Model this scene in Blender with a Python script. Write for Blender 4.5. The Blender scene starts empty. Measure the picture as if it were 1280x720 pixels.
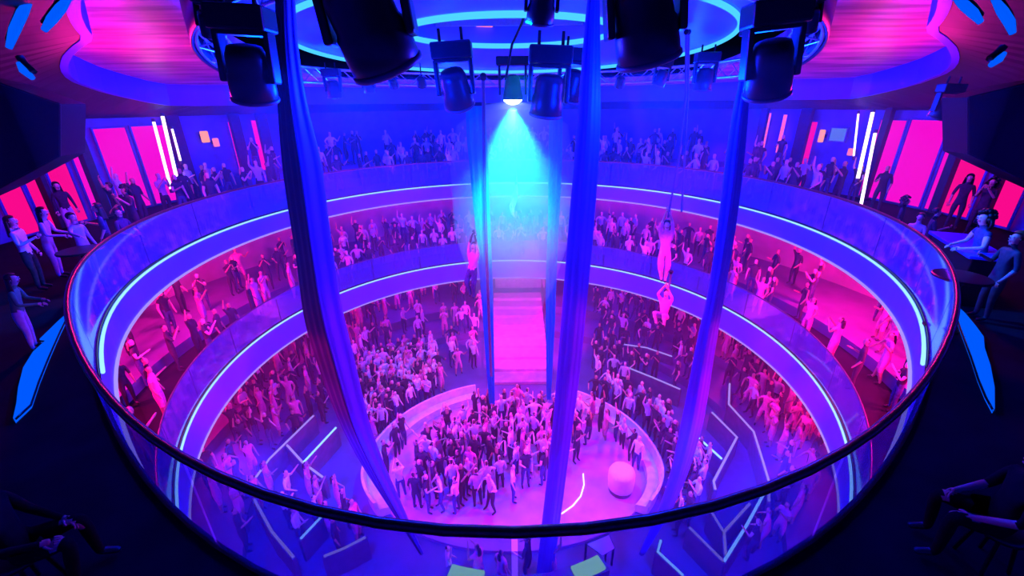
import bpy, bmesh, math, random
from math import sin, cos, pi, radians, atan2, sqrt, exp
from mathutils import Vector, Matrix, Quaternion
random.seed(11)
SC = bpy.context.scene
COL = SC.collection

# ------------------------------------------------------------------ camera
F_PX, TH, ROLL = 539.0, 0.407, -0.010
CAMZ = 13.2
cam = bpy.data.objects.new('camera', bpy.data.cameras.new('camera'))
COL.objects.link(cam)
cam.data.lens = F_PX / 1280 * 36
cam.data.clip_start = .05
cam.data.clip_end = 200
cam.matrix_world = Matrix.Translation((0, 0, CAMZ)) @ Matrix.Rotation(pi/2 - TH, 4, 'X') @ Matrix.Rotation(ROLL, 4, 'Z')
SC.camera = cam

def ray(px, py):
    q0, q1 = (px-640)/F_PX, (py-360)/F_PX
    u = q0*cos(ROLL) + q1*sin(ROLL); v = -q0*sin(ROLL) + q1*cos(ROLL)
    return Vector((u, cos(TH) - v*sin(TH), -sin(TH) - v*cos(TH)))
def PZ(px, py, z):
    d = ray(px, py); return Vector((0, 0, CAMZ)) + d*((z-CAMZ)/d.z)
def PY(px, py, y):
    d = ray(px, py); return Vector((0, 0, CAMZ)) + d*(y/d.y)
CX, CY = 0.0, 13.64
def PR(px, py, R):                       # far hit with the cylinder of radius R about the atrium axis
    d = ray(px, py)
    a = d.x*d.x + d.y*d.y; b = -2*d.y*CY; c = CY*CY - R*R
    t = (-b + sqrt(max(b*b - 4*a*c, 0)))/(2*a)
    return Vector((0, 0, CAMZ)) + d*t
def pol(R, a, z=0.):                     # a = 0 at the far side, positive to the right
    return Vector((CX + R*sin(a), CY + R*cos(a), z))
def azim(p): return atan2(p.x-CX, p.y-CY)
def rim(a):                              # plan of the atrium: round, pulled out towards the viewer's side
    c = (1 - cos(a))/2
    return 10.1 + 1.37*c**18

# ------------------------------------------------------------------ materials
MATS = {}
def new_mat(name):
    m = bpy.data.materials.new(name); m.use_nodes = True
    nt = m.node_tree; nt.nodes.clear()
    out = nt.nodes.new('ShaderNodeOutputMaterial')
    MATS[name] = m
    return m, nt, out
def pbr(name, col, rough=.6, metal=0., spec=.4, noise=0., nscale=6., bump=0., emit=None, estr=0., stretch=None):
    m, nt, out = new_mat(name)
    b = nt.nodes.new('ShaderNodeBsdfPrincipled')
    b.inputs['Roughness'].default_value = rough; b.inputs['Metallic'].default_value = metal
    b.inputs['Specular IOR Level'].default_value = spec
    b.inputs['Base Color'].default_value = (*col, 1)
    if noise or bump:
        tc = nt.nodes.new('ShaderNodeTexCoord'); mp = nt.nodes.new('ShaderNodeMapping')
        if stretch: mp.inputs['Scale'].default_value = stretch
        nt.links.new(tc.outputs['Object'], mp.inputs['Vector'])
        n = nt.nodes.new('ShaderNodeTexNoise'); n.inputs['Scale'].default_value = nscale; n.inputs['Detail'].default_value = 4
        nt.links.new(mp.outputs[0], n.inputs['Vector'])
        if noise:
            r = nt.nodes.new('ShaderNodeValToRGB')
            r.color_ramp.elements[0].position = .3; r.color_ramp.elements[1].position = .7
            r.color_ramp.elements[0].color = (*[c*(1-noise) for c in col], 1)
            r.color_ramp.elements[1].color = (*[min(1, c*(1+noise)) for c in col], 1)
            nt.links.new(n.outputs['Fac'], r.inputs[0]); nt.links.new(r.outputs[0], b.inputs['Base Color'])
        if bump:
            bp = nt.nodes.new('ShaderNodeBump'); bp.inputs['Strength'].default_value = bump; bp.inputs['Distance'].default_value = .02
            nt.links.new(n.outputs['Fac'], bp.inputs['Height']); nt.links.new(bp.outputs[0], b.inputs['Normal'])
    if emit:
        b.inputs['Emission Color'].default_value = (*emit, 1); b.inputs['Emission Strength'].default_value = estr
    nt.links.new(b.outputs[0], out.inputs['Surface'])
    return m
def glow(name, col, s):
    m, nt, out = new_mat(name)
    e = nt.nodes.new('ShaderNodeEmission'); e.inputs[0].default_value = (*col, 1); e.inputs[1].default_value = s
    nt.links.new(e.outputs[0], out.inputs['Surface'])
    return m

pbr('floor_dark', (.13, .11, .22), .45, noise=.15, nscale=1.5)
pbr('floor_balcony', (.008, .008, .014), .85, spec=.1, noise=.3, nscale=2)
pbr('fascia', (.09, .15, .80), .45, noise=.05, nscale=1.2)
pbr('slab', (.05, .05, .06), .6, noise=.2)
pbr('post_dark', (.03, .02, .06), .6, noise=.2, nscale=6)
pbr('wall_paint', (.35, .33, .36), .7, noise=.15, nscale=1.3)
pbr('wall_dark', (.07, .13, .48), .7, noise=.2, nscale=2)
pbr('ceiling_dark', (.008, .008, .02), .6, noise=.2, nscale=2)
pbr('ceiling_blue', (.12, .16, .62), .5, noise=.08, nscale=1.5)
pbr('ceiling_streaked', (.62, .20, .30), .38, noise=.55, nscale=1.0, stretch=(.35, 3.2, 1.0))
pbr('cove', (.04, .08, .8), .5, noise=.04)
pbr('black_metal', (.008, .008, .010), .4, .6, noise=.3, nscale=20)
pbr('black_plastic', (.010, .010, .012), .35, noise=.2, nscale=15)
pbr('truss_metal', (.45, .45, .5), .35, .8, noise=.1, nscale=20)
pbr('rail_bronze', (.20, .06, .035), .30, .7, noise=.3, nscale=25)
pbr('drape_blue', (.06, .07, .52), .55, noise=.10, nscale=4, stretch=(8, 8, .3))
pbr('drape_dark', (.006, .006, .04), .6, noise=.2, nscale=4, stretch=(8, 8, .3))  # shaded side of the curved drape, shade put into the colour
pbr('rope', (.10, .08, .12), .7, noise=.2, nscale=40)
pbr('skin_light', (.78, .52, .42), .5, noise=.05, nscale=10)
pbr('skin_tan', (.50, .30, .21), .5, noise=.05, nscale=10)
pbr('cloth_white', (.82, .80, .82), .8, noise=.06, nscale=14)
pbr('cloth_pale', (.58, .56, .66), .8, noise=.10, nscale=14)
pbr('cloth_dark', (.03, .03, .04), .8, noise=.3, nscale=14)
pbr('cloth_black', (.004, .004, .006), .9, spec=.1, noise=.3, nscale=14)
pbr('cloth_navy', (.05, .06, .16), .8, noise=.3, nscale=14)
pbr('cloth_pink', (.80, .22, .45), .7, noise=.12, nscale=14)
pbr('cloth_green', (.10, .42, .14), .7, noise=.12, nscale=14)
pbr('hair_dark', (.012, .008, .008), .5, noise=.4, nscale=30, stretch=(6, 6, 1))
pbr('hair_brown', (.10, .045, .02), .5, noise=.4, nscale=30, stretch=(6, 6, 1))
pbr('hair_blond', (.48, .33, .16), .5, noise=.3, nscale=30, stretch=(6, 6, 1))
pbr('shoe_dark', (.02, .02, .02), .4, noise=.2)
pbr('eye_white', (.8, .8, .8), .25, noise=.05)
pbr('lip', (.45, .12, .12), .4, noise=.1)
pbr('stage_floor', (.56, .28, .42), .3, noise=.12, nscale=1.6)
pbr('upholstery', (.72, .62, .66), .6, noise=.12, nscale=5)
pbr('booth', (.10, .09, .14), .5, noise=.2, nscale=4)
pbr('step_stone', (.50, .25, .42), .5, noise=.2, nscale=3)
pbr('lens_glass', (.02, .02, .05), .08, .3, noise=.1)
pbr('screen_frame', (.04, .03, .05), .4, noise=.2)
pbr('led_housing', (.1, .1, .12), .4, .5, noise=.1)
glow('led_ice', (.22, .50, 1.0), 1.9)
glow('led_lilac', (.36, .26, 1.0), 1.15)
glow('led_booth', (.40, .30, 1.0), .9)
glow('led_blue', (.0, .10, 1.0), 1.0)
glow('led_cyan', (.06, .5, 1.0), 1.35)
glow('led_white', (1.0, .72, .95), 2.6)
glow('lamp_hot', (.75, 1.0, .95), 14)
glow('panel_pink', (1.0, .003, .60), .95)
glow('panel_red', (1.0, .003, .28), .95)
glow('lamp_orange', (1.0, .28, .10), 1.3)
glow('lamp_rose', (1.0, .2, .3), 1.1)
glow('screen_blue', (.12, .25, 1.0), .7)
glow('led_mint', (.45, 1.0, .60), 1.1)
glow('lamp_red', (1.0, .12, .25), 1.2)

def glass_mat():
    m, nt, out = new_mat('balustrade_glass')
    tr = nt.nodes.new('ShaderNodeBsdfTransparent'); tr.inputs[0].default_value = (.86, .90, 1, 1)
    gl = nt.nodes.new('ShaderNodeBsdfGlossy'); gl.inputs['Roughness'].default_value = .06
    df = nt.nodes.new('ShaderNodeBsdfDiffuse'); df.inputs[0].default_value = (.06, .28, .95, 1)
    lw = nt.nodes.new('ShaderNodeLayerWeight'); lw.inputs[0].default_value = .25
    mr = nt.nodes.new('ShaderNodeMath'); mr.operation = 'MULTIPLY'; mr.inputs[1].default_value = .35
    nt.links.new(lw.outputs['Fresnel'], mr.inputs[0])
    n = nt.nodes.new('ShaderNodeTexNoise'); n.inputs['Scale'].default_value = 2.5
    ma = nt.nodes.new('ShaderNodeMath'); ma.operation = 'MULTIPLY'; ma.inputs[1].default_value = .55
    nt.links.new(n.outputs['Fac'], ma.inputs[0])
    m1 = nt.nodes.new('ShaderNodeMixShader'); m2 = nt.nodes.new('ShaderNodeMixShader')
    m1.inputs[0].default_value = .26; nt.links.new(tr.outputs[0], m1.inputs[1]); nt.links.new(df.outputs[0], m1.inputs[2])
    nt.links.new(mr.outputs[0], m2.inputs[0]); nt.links.new(m1.outputs[0], m2.inputs[1]); nt.links.new(gl.outputs[0], m2.inputs[2])
    nt.links.new(m2.outputs[0], out.inputs['Surface'])
glass_mat()
def silk_mat():
    m, nt, out = new_mat('silk_aqua')
    d = nt.nodes.new('ShaderNodeBsdfDiffuse'); d.inputs[0].default_value = (.03, .75, .95, 1)
    t = nt.nodes.new('ShaderNodeBsdfTranslucent'); t.inputs[0].default_value = (.03, .75, .95, 1)
    n = nt.nodes.new('ShaderNodeTexNoise'); n.inputs['Scale'].default_value = 3
    mx = nt.nodes.new('ShaderNodeMixShader'); mx.inputs[0].default_value = .5
    bp = nt.nodes.new('ShaderNodeBump'); bp.inputs['Strength'].default_value = .2
    nt.links.new(n.outputs['Fac'], bp.inputs['Height']); nt.links.new(bp.outputs[0], d.inputs['Normal'])
    nt.links.new(d.outputs[0], mx.inputs[1]); nt.links.new(t.outputs[0], mx.inputs[2]); nt.links.new(mx.outputs[0], out.inputs['Surface'])
silk_mat()
def haze_mat(name, dens):
    m, nt, out = new_mat(name)
    v = nt.nodes.new('ShaderNodeVolumeScatter'); v.inputs['Density'].default_value = dens; v.inputs['Anisotropy'].default_value = .25
    v.inputs['Color'].default_value = (.9, .95, 1, 1)
    nt.links.new(v.outputs[0], out.inputs['Volume'])
haze_mat('haze', .0075); haze_mat('smoke', .30)

# ------------------------------------------------------------------ object helpers
def obj(name, bm, mats, parent=None, smooth=False):
    me = bpy.data.meshes.new(name)
    bm.normal_update(); bm.to_mesh(me); bm.free()
    if smooth:
        for p in me.polygons: p.use_smooth = True
    for m in ([mats] if isinstance(mats, str) else mats): me.materials.append(MATS[m])
    o = bpy.data.objects.new(name, me); COL.objects.link(o)
    if parent: o.parent = parent
    return o
def tag(o, label=None, cat=None, group=None, kind=None):
    if label: o['label'] = label
    if cat: o['category'] = cat
    if group: o['group'] = group
    if kind: o['kind'] = kind
    return o
def thing(name, label, cat, loc=(0, 0, 0), group=None):
    o = bpy.data.objects.new(name, None); COL.objects.link(o); o.location = loc
    o.empty_display_size = .2
    return tag(o, label, cat, group)
def struct(name, bm, mats, smooth=False):
    return tag(obj(name, bm, mats, None, smooth), kind='structure')
def shift(bm, v):
    bmesh.ops.translate(bm, verts=bm.verts, vec=v); return bm
def local(bm, root):
    return shift(bm, -Vector(root.location))
def bx(bm, c, s, rot=None, bevel=0, mi=0):
    M = Matrix.Translation(c) @ (rot.to_4x4() if rot else Matrix.Identity(4)) @ Matrix.Diagonal((*s, 1))
    r = bmesh.ops.create_cube(bm, size=1, matrix=M)
    fs = {f for v in r['verts'] for f in v.link_faces}
    for f in fs: f.material_index = mi
    if bevel:
        es = list({e for v in r['verts'] for e in v.link_edges})
        bmesh.ops.bevel(bm, geom=es, offset=bevel, segments=2, profile=.5, affect='EDGES')
    return bm
def tube(bm, pts, r, n=8, closed=False, mi=0, caps=True):
    pts = [Vector(p) for p in pts]; N = len(pts); rings = []
    rr = r if isinstance(r, (list, tuple)) else [r]*N
    up0 = None
    for i, p in enumerate(pts):
        a = pts[(i-1) % N] if (closed or i > 0) else p
        b = pts[(i+1) % N] if (closed or i < N-1) else p
        t = (b-a).normalized()
        if up0 is None:
            up0 = Vector((0, 0, 1)) if abs(t.z) < .9 else Vector((0, 1, 0))
        x = t.cross(up0).normalized(); y = x.cross(t).normalized(); up0 = y
        rings.append([bm.verts.new(p + x*(rr[i]*cos(2*pi*k/n)) + y*(rr[i]*sin(2*pi*k/n))) for k in range(n)])
    for i in range(N if closed else N-1):
        A, B = rings[i], rings[(i+1) % N]
        for k in range(n):
            f = bm.faces.new((A[k], A[(k+1) % n], B[(k+1) % n], B[k])); f.material_index = mi
    if not closed and caps:
        bm.faces.new(rings[0]).material_index = mi; bm.faces.new(list(reversed(rings[-1]))).material_index = mi
    return bm
def lathe(bm, prof, n=24, M=None, mi=0):
    rings = []
    for r, z in prof:
        rings.append([bm.verts.new(Vector((r*cos(2*pi*k/n), r*sin(2*pi*k/n), z))) for k in range(n)])
    new = [v for g in rings for v in g]
    for i in range(len(rings)-1):
        for k in range(n):
            f = bm.faces.new((rings[i][k], rings[i][(k+1) % n], rings[i+1][(k+1) % n], rings[i+1][k])); f.material_index = mi
    bm.faces.new(list(reversed(rings[0]))).material_index = mi; bm.faces.new(rings[-1]).material_index = mi
    if M: bmesh.ops.transform(bm, matrix=M, verts=new)
    return bm
def sweep(bm, section, angs, closed=False, mi=None):
    """section(a) -> list of (R, z); swept round the atrium axis through the angles angs; closed cross-section."""
    rings = []
    for a in angs: rings.append([bm.verts.new(pol(R, a, z)) for R, z in section(a)])
    N = len(rings); K = len(rings[0])
    for i in range(N if closed else N-1):
        A, B = rings[i], rings[(i+1) % N]
        for k in range(K):
            f = bm.faces.new((A[k], B[k], B[(k+1) % K], A[(k+1) % K]))
            if mi: f.material_index = mi[k]
    if not closed:
        bm.faces.new(rings[0]); bm.faces.new(list(reversed(rings[-1])))
    return bm
def angs(a0, a1, n): return [a0 + (a1-a0)*i/n for i in range(n+1)]
FULL = [2*pi*i/144 for i in range(144)]

ZA, ZB, ZC, ZD, ZE, ZF = 10.383, 9.205, 8.437, 5.913, 4.748, 3.615
WALLR = 16.2

# ------------------------------------------------------------------ building shell
bm = bmesh.new(); lathe(bm, [(17.5, -.2), (17.5, 0)], 96, Matrix.Translation((CX, CY, 0))); struct('floor', bm, 'floor_dark')
def slab(name, zt, zb):
    bm = bmesh.new()
    sweep(bm, lambda a: [(rim(a), zt), (rim(a), zb), (17.5, zb), (17.5, zt)], FULL, True, [0, 1, 1, 2])
    return struct(name, bm, ['fascia', 'slab', 'floor_balcony'])
slab('balcony_slab', ZB, ZC)
slab('balcony_slab.001', ZE, ZF)
def wall(name, z0, z1, mat):
    bm = bmesh.new(); sweep(bm, lambda a: [(WALLR, z0), (WALLR+.3, z0), (WALLR+.3, z1), (WALLR, z1)], FULL, True); return struct(name, bm, mat)
wall('wall_ground', 0, ZF, 'wall_paint'); wall('wall_lower_balcony', ZE, ZC, 'wall_paint'); wall('wall_top_balcony', ZB, 14.6, 'wall_dark')
# seating tiers (concentric steps), ground and balconies
def tier(name, R, z0, z1, a0, a1, mat='floor_dark'):
    bm = bmesh.new(); sweep(bm, lambda a: [(R, z0), (WALLR-.01, z0), (WALLR-.01, z1), (R, z1)], angs(a0, a1, 60)); return struct(name, bm, mat)
for s in (-1, 1):
    tier('floor_tier', 9.6, 0, .45, s*.10, s*2.2); tier('floor_tier', 12.0, .45, .95, s*.10, s*2.2)
tier('floor_tier', 12.2, ZE, ZE+.42, -2.7, 2.7); tier('floor_tier', 12.4, ZB, ZB+.4, -1.05, 1.05, 'wall_dark'); tier('floor_tier', 14.0, ZB+.4, ZB+.85, -1.05, 1.05, 'wall_dark')

# ------------------------------------------------------------------ LED lines on the slab edges
def led_ring(R_off, z, r, mat, label, span=pi):
    bm = bmesh.new()
    A_ = FULL if span >= pi else angs(-span, span, 120)
    tube(bm, [pol(rim(a)-R_off, a, z) for a in A_], r, 6, span >= pi)
    return tag(obj('led_strip', bm, mat), label, 'light strip')
led_ring(.03, ZB-.02, .030, 'led_ice', 'bright ice blue light line along the top balcony floor edge under the glass', 2.42)
led_ring(.02, ZC+.03, .034, 'led_lilac', 'thinner pale light line along the bottom edge of the top balcony fascia')
led_ring(.03, ZE-.02, .032, 'led_ice', 'bright ice blue light line along the lower balcony floor edge')
led_ring(.02, ZF+.03, .030, 'led_lilac', 'dim lilac light line along the bottom edge of the lower balcony fascia')

# ------------------------------------------------------------------ glass balustrades
def balustrade(label, z0, z1, rail_mat, rail_r, n):
    t = thing('glass_balustrade', label, 'balustrade', (CX, CY, z0))
    for i in range(n):
        a0, a1 = 2*pi*i/n + .002, 2*pi*(i+1)/n - .002
        bm = bmesh.new()
        sweep(bm, lambda a: [(rim(a)+.03, z0+.02), (rim(a)+.045, z0+.02), (rim(a)+.045, z1), (rim(a)+.03, z1)], angs(a0, a1, 28))
        obj('glass_panel', local(bm, t), 'balustrade_glass', t)
    bm = bmesh.new(); tube(bm, [pol(rim(a)+.037, a, z1) for a in FULL], rail_r, 8, True)
    obj('handrail', local(bm, t), rail_mat, t, True)
    bm = bmesh.new(); sweep(bm, lambda a: [(rim(a)+.01, z0), (rim(a)+.07, z0), (rim(a)+.07, z0+.05), (rim(a)+.01, z0+.05)], FULL, True)
    obj('base_channel', local(bm, t), 'black_metal', t)
balustrade('curved clear glass balustrade with dark bronze handrail round the top balcony', ZB, ZA, 'rail_bronze', .042, 24)
balustrade('curved clear glass balustrade round the lower balcony', ZE, ZD, 'led_housing', .025, 24)

# ------------------------------------------------------------------ ceiling
def zceil(p): return max(13.9, 14.8 - .19*(p.y - 13))
LP = [(110, 0), (88, 18), (77, 38), (76, 50), (86, 66), (130, 86), (200, 105), (290, 109)]
def on_ceiling(px, py):
    d = ray(px, py)
    t = (1.6 + .19*13)/(d.z + .19*d.y)
    return Vector((0, 0, CAMZ)) + d*t
tab = []
for q in LP:
    p = on_ceiling(*q); a = abs(azim(p)); r = (Vector((p.x-CX, p.y-CY))).length
    tab.append((a, r))
tab.sort()
def rout(a):
    a = abs((a + pi) % (2*pi) - pi)
    if a <= tab[0][0]: return tab[0][1]
    if a >= tab[-1][0]:
        return max(7.6, tab[-1][1] - 2.2*(a - tab[-1][0]))
    for (a0, r0), (a1, r1) in zip(tab, tab[1:]):
        if a0 <= a <= a1: return r0 + (r1-r0)*(a-a0)/(a1-a0)
def zc_pol(R, a): return zceil(pol(R, a))
bm = bmesh.new()
sweep(bm, lambda a: [(7.5, zc_pol(7.5, a))] + [(7.5+(rout(a)-7.5)*k/4, zc_pol(7.5+(rout(a)-7.5)*k/4, a)) for k in range(1, 5)] + [(rout(a), zc_pol(rout(a), a)+.2), (7.5, zc_pol(7.5, a)+.2)], FULL, True)
struct('ceiling', bm, 'ceiling_streaked')
bm = bmesh.new()
sweep(bm, lambda a: [(rout(a)+.02, zc_pol(rout(a), a)+.05), (rout(a)+.10, zc_pol(rout(a), a)-.72), (rout(a)+.3, zc_pol(rout(a), a)-.72), (rout(a)+.3, zc_pol(rout(a), a)+.05)], FULL, True)
struct('trim_1', bm, 'cove')
def zsof(a):
    p = pol(16.2, a); return max(12.75, 12.75 + .17*(11-p.y))
bm = bmesh.new()
sweep(bm, lambda a: [(rout(a)+.3, zc_pol(rout(a), a)-.70), (16.3, zsof(a)), (17.2, zsof(a)+.2), (rout(a)+.3, zc_pol(rout(a), a)+.2)], FULL, True)
struct('ceiling_soffit', bm, 'ceiling_dark')
# central blue drum and its oculus
bm = bmesh.new()
def tilt(R, a, k=.055): return k*max(0, 19.4 - pol(R, a).y)
sweep(bm, lambda a: [(5.8, 14.37+tilt(5.8, a)), (6.6, 14.75+tilt(6.6, a)), (6.6, 15.75), (2.95, 15.7), (2.95, 14.98), (4.4, 14.66+tilt(4.4, a)*.5)], FULL, True)
struct('ceiling_drum', bm, 'ceiling_blue')
bm = bmesh.new(); lathe(bm, [(3.2, 15.7), (3.2, 15.9)], 48, Matrix.Translation((CX, CY, 0))); struct('ceiling_recess', bm, 'wall_paint')
def ring_led(R, z, r, mat, label):
    bm = bmesh.new(); tube(bm, [pol(R, a, z + (tilt(R, a) if R > 4 else 0)) for a in FULL], r, 8, True)
    return tag(obj('led_ring', bm, mat), label, 'light ring')
ring_led(5.72, 14.31, .055, 'led_cyan', 'large cyan light ring round the lower rim of the ceiling drum')
ring_led(2.86, 14.93, .075, 'led_cyan', 'small bright cyan light ring round the opening at the ceiling centre')
# fittings inside the opening
for k, (px, py, w) in enumerate([(605, 31, .62), (708, 31, .5)]):
    p = PZ(px, py, 15.55)
    t = thing('ceiling_downlight', ['rose ceiling downlight in the ceiling opening beside the thick hanging cable', 'smaller rose ceiling downlight in the ceiling opening near the central blue drape'][k], 'ceiling light', p)
    bm = bmesh.new(); lathe(bm, [(w*.55, .15), (w*.6, -.06), (w*.5, -.06), (w*.5, .0)], 20); obj('trim_ring', bm, 'led_housing', t, True)
    bm = bmesh.new(); lathe(bm, [(w*.48, -.05), (w*.44, -.07)], 20); obj('diffuser', bm, 'lamp_rose', t)
for k in range(4):
    y = CY - 1.8 + 1.2*k; L = sqrt(max(.2, 2.9**2 - (y-CY)**2))
    bm = bmesh.new(); bx(bm, (0, y, 15.45), (2*L, .12, .16)); struct('ceiling_beam', bm, 'truss_metal')

# circular box truss with lattice
def truss_ring(label):
    t = thing('circular_truss', label, 'truss', (CX, CY, 14.0))
    def zt_(R, a): return 13.86 + .15*max(0, 13.0 - pol(R, a).y)
    ch = [(6.85, 0), (7.3, 0), (6.85, .45), (7.3, .45)]
    def q(R, a, z): return pol(R, a, z + zt_(7.0, a))
    for R, z in ch:
        bm = bmesh.new(); tube(bm, [q(R, a, z) for a in FULL], .035, 6, True); obj('chord', local(bm, t), 'truss_metal', t, True)
    bm = bmesh.new(); n = 72
    for i in range(n):
        a, b = 2*pi*i/n, 2*pi*(i+1)/n
        for (R0, z0), (R1, z1) in ((ch[0], ch[2]), (ch[1], ch[3]), (ch[0], ch[1])):
            tube(bm, [q(R0, a, z0), q(R1, b, z1)] if i % 2 else [q(R1, a, z1), q(R0, b, z0)], .016, 5)
    o = obj('lattice', local(bm, t), 'truss_metal', t); o['kind'] = 'stuff'
    for a0, a1 in ((.50*pi, .95*pi), (1.05*pi, 1.50*pi)):
        bm = bmesh.new()
        sweep(bm, lambda a: [(7.36, zt_(7, a)-.06), (7.40, zt_(7, a)-.06), (7.40, zt_(7, a)+.62), (7.36, zt_(7, a)+.62)], angs(a0, a1, 40)); obj('cladding', local(bm, t), 'black_plastic', t, True)
    return t
truss_ring('big round lattice truss hung under the ceiling drum')

# ------------------------------------------------------------------ backlit panels on the top balcony wall
def panel(x0, x1, ytop, mat, label, grp=None, zb=ZB+.1, R=WALLR-.12, ybot=None, name='backlit_panel'):
    p0, p1 = PR(x0, ytop, R), PR(x1, ytop, R); a0, a1 = azim(p0), azim(p1)
    zt = (p0.z+p1.z)/2
    if ybot: zb = PR((x0+x1)/2, ybot, R).z
    t = thing(name, label, 'wall panel', pol(R, (a0+a1)/2, zb), grp)
    bm = bmesh.new(); sweep(bm, lambda a: [(R, zb), (R+.04, zb), (R+.04, zt), (R, zt)], angs(a0, a1, 10)); obj('panel_sheet', local(bm, t), mat, t)
    bm = bmesh.new()
    for a in (a0, a1): tube(bm, [pol(R-.02, a, zb-.05), pol(R-.02, a, zt+.05)], .045, 6)
    for z in (zb-.02, zt+.02): tube(bm, [pol(R-.02, a, z) for a in angs(a0, a1, 8)], .04, 6)
    obj('panel_frame', local(bm, t), 'wall_dark', t)
    return t
G = 'pink backlit wall panels'
panel(-28, 10, 196, 'panel_red', 'pink backlit panel at the frame edge beyond the row of pale shirts')
panel(13, 38, 194, 'panel_red', 'narrow pink red backlit panel below the slanted black bulkhead')
panel(42, 74, 182, 'panel_red', 'pink backlit panel behind the person in the dark top with outstretched arm')
panel(77, 104, 169, 'panel_pink', 'magenta backlit panel between two dark posts next to the black bulkhead')
panel(113, 157, 160, 'panel_pink', 'magenta backlit panel behind two standing dark figures near the white light tubes')
panel(161, 205, 157, 'panel_pink', 'magenta backlit panel right behind the leaning white light tubes')
panel(283, 298, 152, 'panel_red', 'tall narrow pink panel before the dark blue pillar beside the curved drape')
panel(312, 326, 150, 'panel_red', 'tall narrow pink panel closest to the big curved drape')
panel(1101, 1136, 150, 'panel_pink', 'magenta backlit panel with soft folds next to the leaning light tubes over the balustrade')
panel(1139, 1190, 150, 'panel_pink', 'wide magenta backlit panel behind the dark round headed figure')
panel(1195, 1209, 150, 'panel_pink', 'narrow magenta panel just beside the dark post with the hung lamp')
panel(1212, 1256, 162, 'panel_red', 'pink red backlit panel behind the tall figure and the figure with raised arms')
panel(1262, 1300, 200, 'panel_red', 'pink panel at the frame edge behind the seated curly haired woman')
panel(1166, 1209, 130, 'panel_red', 'dark red strip panel above the wide magenta panel', ybot=147)
panel(77, 140, 140, 'panel_red', 'thin red strip panel above the magenta panels by the black bulkhead', ybot=144)
panel(1007, 1024, 152, 'panel_red', 'dim rose wall panel beside the orange wall lamp')
panel(957, 966, 141, 'lamp_red', 'slim red light strip close to the slender blue drape', ybot=190)
panel(979, 986, 143, 'lamp_red', 'second slim red light strip from the slender blue drape', ybot=192)
panel(1039, 1061, 160, 'screen_blue', 'dull blue screen on the wall beside the orange lamp', ybot=177, name='wall_screen')
# dark wall posts between panels
def post(px, w, label, ytop=120, R=WALLR-.45):
    p = PR(px, 200, R); a = azim(p)
    t = thing('wall_post', label, 'post', pol(R, a, ZB))
    bm = bmesh.new(); bx(bm, (0, 0, 1.95), (w, .25, 3.9), Matrix.Rotation(-a, 3, 'Z'), .02); obj('shaft', bm, 'post_dark', t)
    bm = bmesh.new(); bx(bm, (0, 0, .06), (w+.12, .36, .12), Matrix.Rotation(-a, 3, 'Z'), .02); obj('foot_plate', bm, 'black_metal', t)
for px, w, l in [(108, .3, 'dark post between the two magenta panels by the black bulkhead'), (40, .16, 'thin dark post behind the row of pale shirts'),
                 (230, .5, 'wide dark pillar just beyond the leaning white light tubes'), (305, .45, 'dark blue pillar between the two narrow pink panels'), (338, .5, 'dark blue pillar partly behind the big curved drape'),
                 (944, .35, 'dark pillar beside the slender blue drape'), (995, .5, 'dark blue pillar between red light strips and rose panel'), (1094, .25, 'dark post behind the leaning tubes over the balustrade'), (1192, .28, 'dark leaning post carrying a small black lamp'), (1259, .22, 'dark post behind the seated curly haired woman')]:
    post(px, w, l)
# leaning white light tubes
def stick(a, b, R, label, r=.05):
    p, q = PR(*a, R), PR(*b, R-.5)
    t = thing('light_tube', label, 'light tube', q)
    bm = bmesh.new(); tube(bm, [p-q, (0, 0, 0)], r, 8); obj('lit_tube', bm, 'led_white', t, True)
    d = (p-q).normalized()
    bm = bmesh.new(); tube(bm, [d*-.12, d*.02], r*1.3, 8); obj('end_cap', bm, 'led_housing', t)
    bm = bmesh.new(); tube(bm, [p-q-d*.02, p-q+d*.1], r*1.3, 8); obj('end_cap', bm, 'led_housing', t)
stick((192, 152), (214, 237), 14.2, 'leaning white light tube nearest to the magenta panel')
stick((203, 145), (223, 232), 14.6, 'tallest white light tube, in the middle of the leaning trio', .06)
stick((215, 161), (226, 202), 15.0, 'shortest leaning white light tube beside the dark pillar', .04)
stick((1091, 140), (1072, 224), 14.4, 'bright leaning light tube next to the blue wall screen', .06)
stick((1094, 166), (1076, 257), 13.6, 'leaning light tube reaching down to the glass rim beside the magenta panel', .05)
stick((1073, 142), (1067, 196), 15.2, 'faint leaning light tube in front of the blue wall screen', .035)
# warm wall lamps
for px, py, r, mat, l in [(256, 171, .26, 'lamp_orange', 'square orange wall lamp beyond the leaning trio of light tubes'), (270, 178, .20, 'lamp_rose', 'rose wall lamp beside the square orange wall lamp'),
                     (1027, 170, .17, 'lamp_orange', 'tall orange wall lamp beside the blue wall screen'), (1063, 190, .16, 'lamp_rose', 'round rose lamp under the blue wall screen')]:
    p = PR(px, py, WALLR-.35); a = azim(p)
    t = thing('wall_lamp', l, 'wall lamp', p)
    R3 = Matrix.Rotation(-a, 3, 'Z')
    bm = bmesh.new(); bx(bm, (0, 0, 0), (r*1.3, .12, r*(3.2 if px == 1027 else 1.9)), R3, .04); obj('shade', bm, mat, t)
    bm = bmesh.new(); bx(bm, R3 @ Vector((0, .15, 0)), (r*.7, .22, r*.9), R3, .01); obj('bracket', bm, 'black_metal', t)
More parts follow.
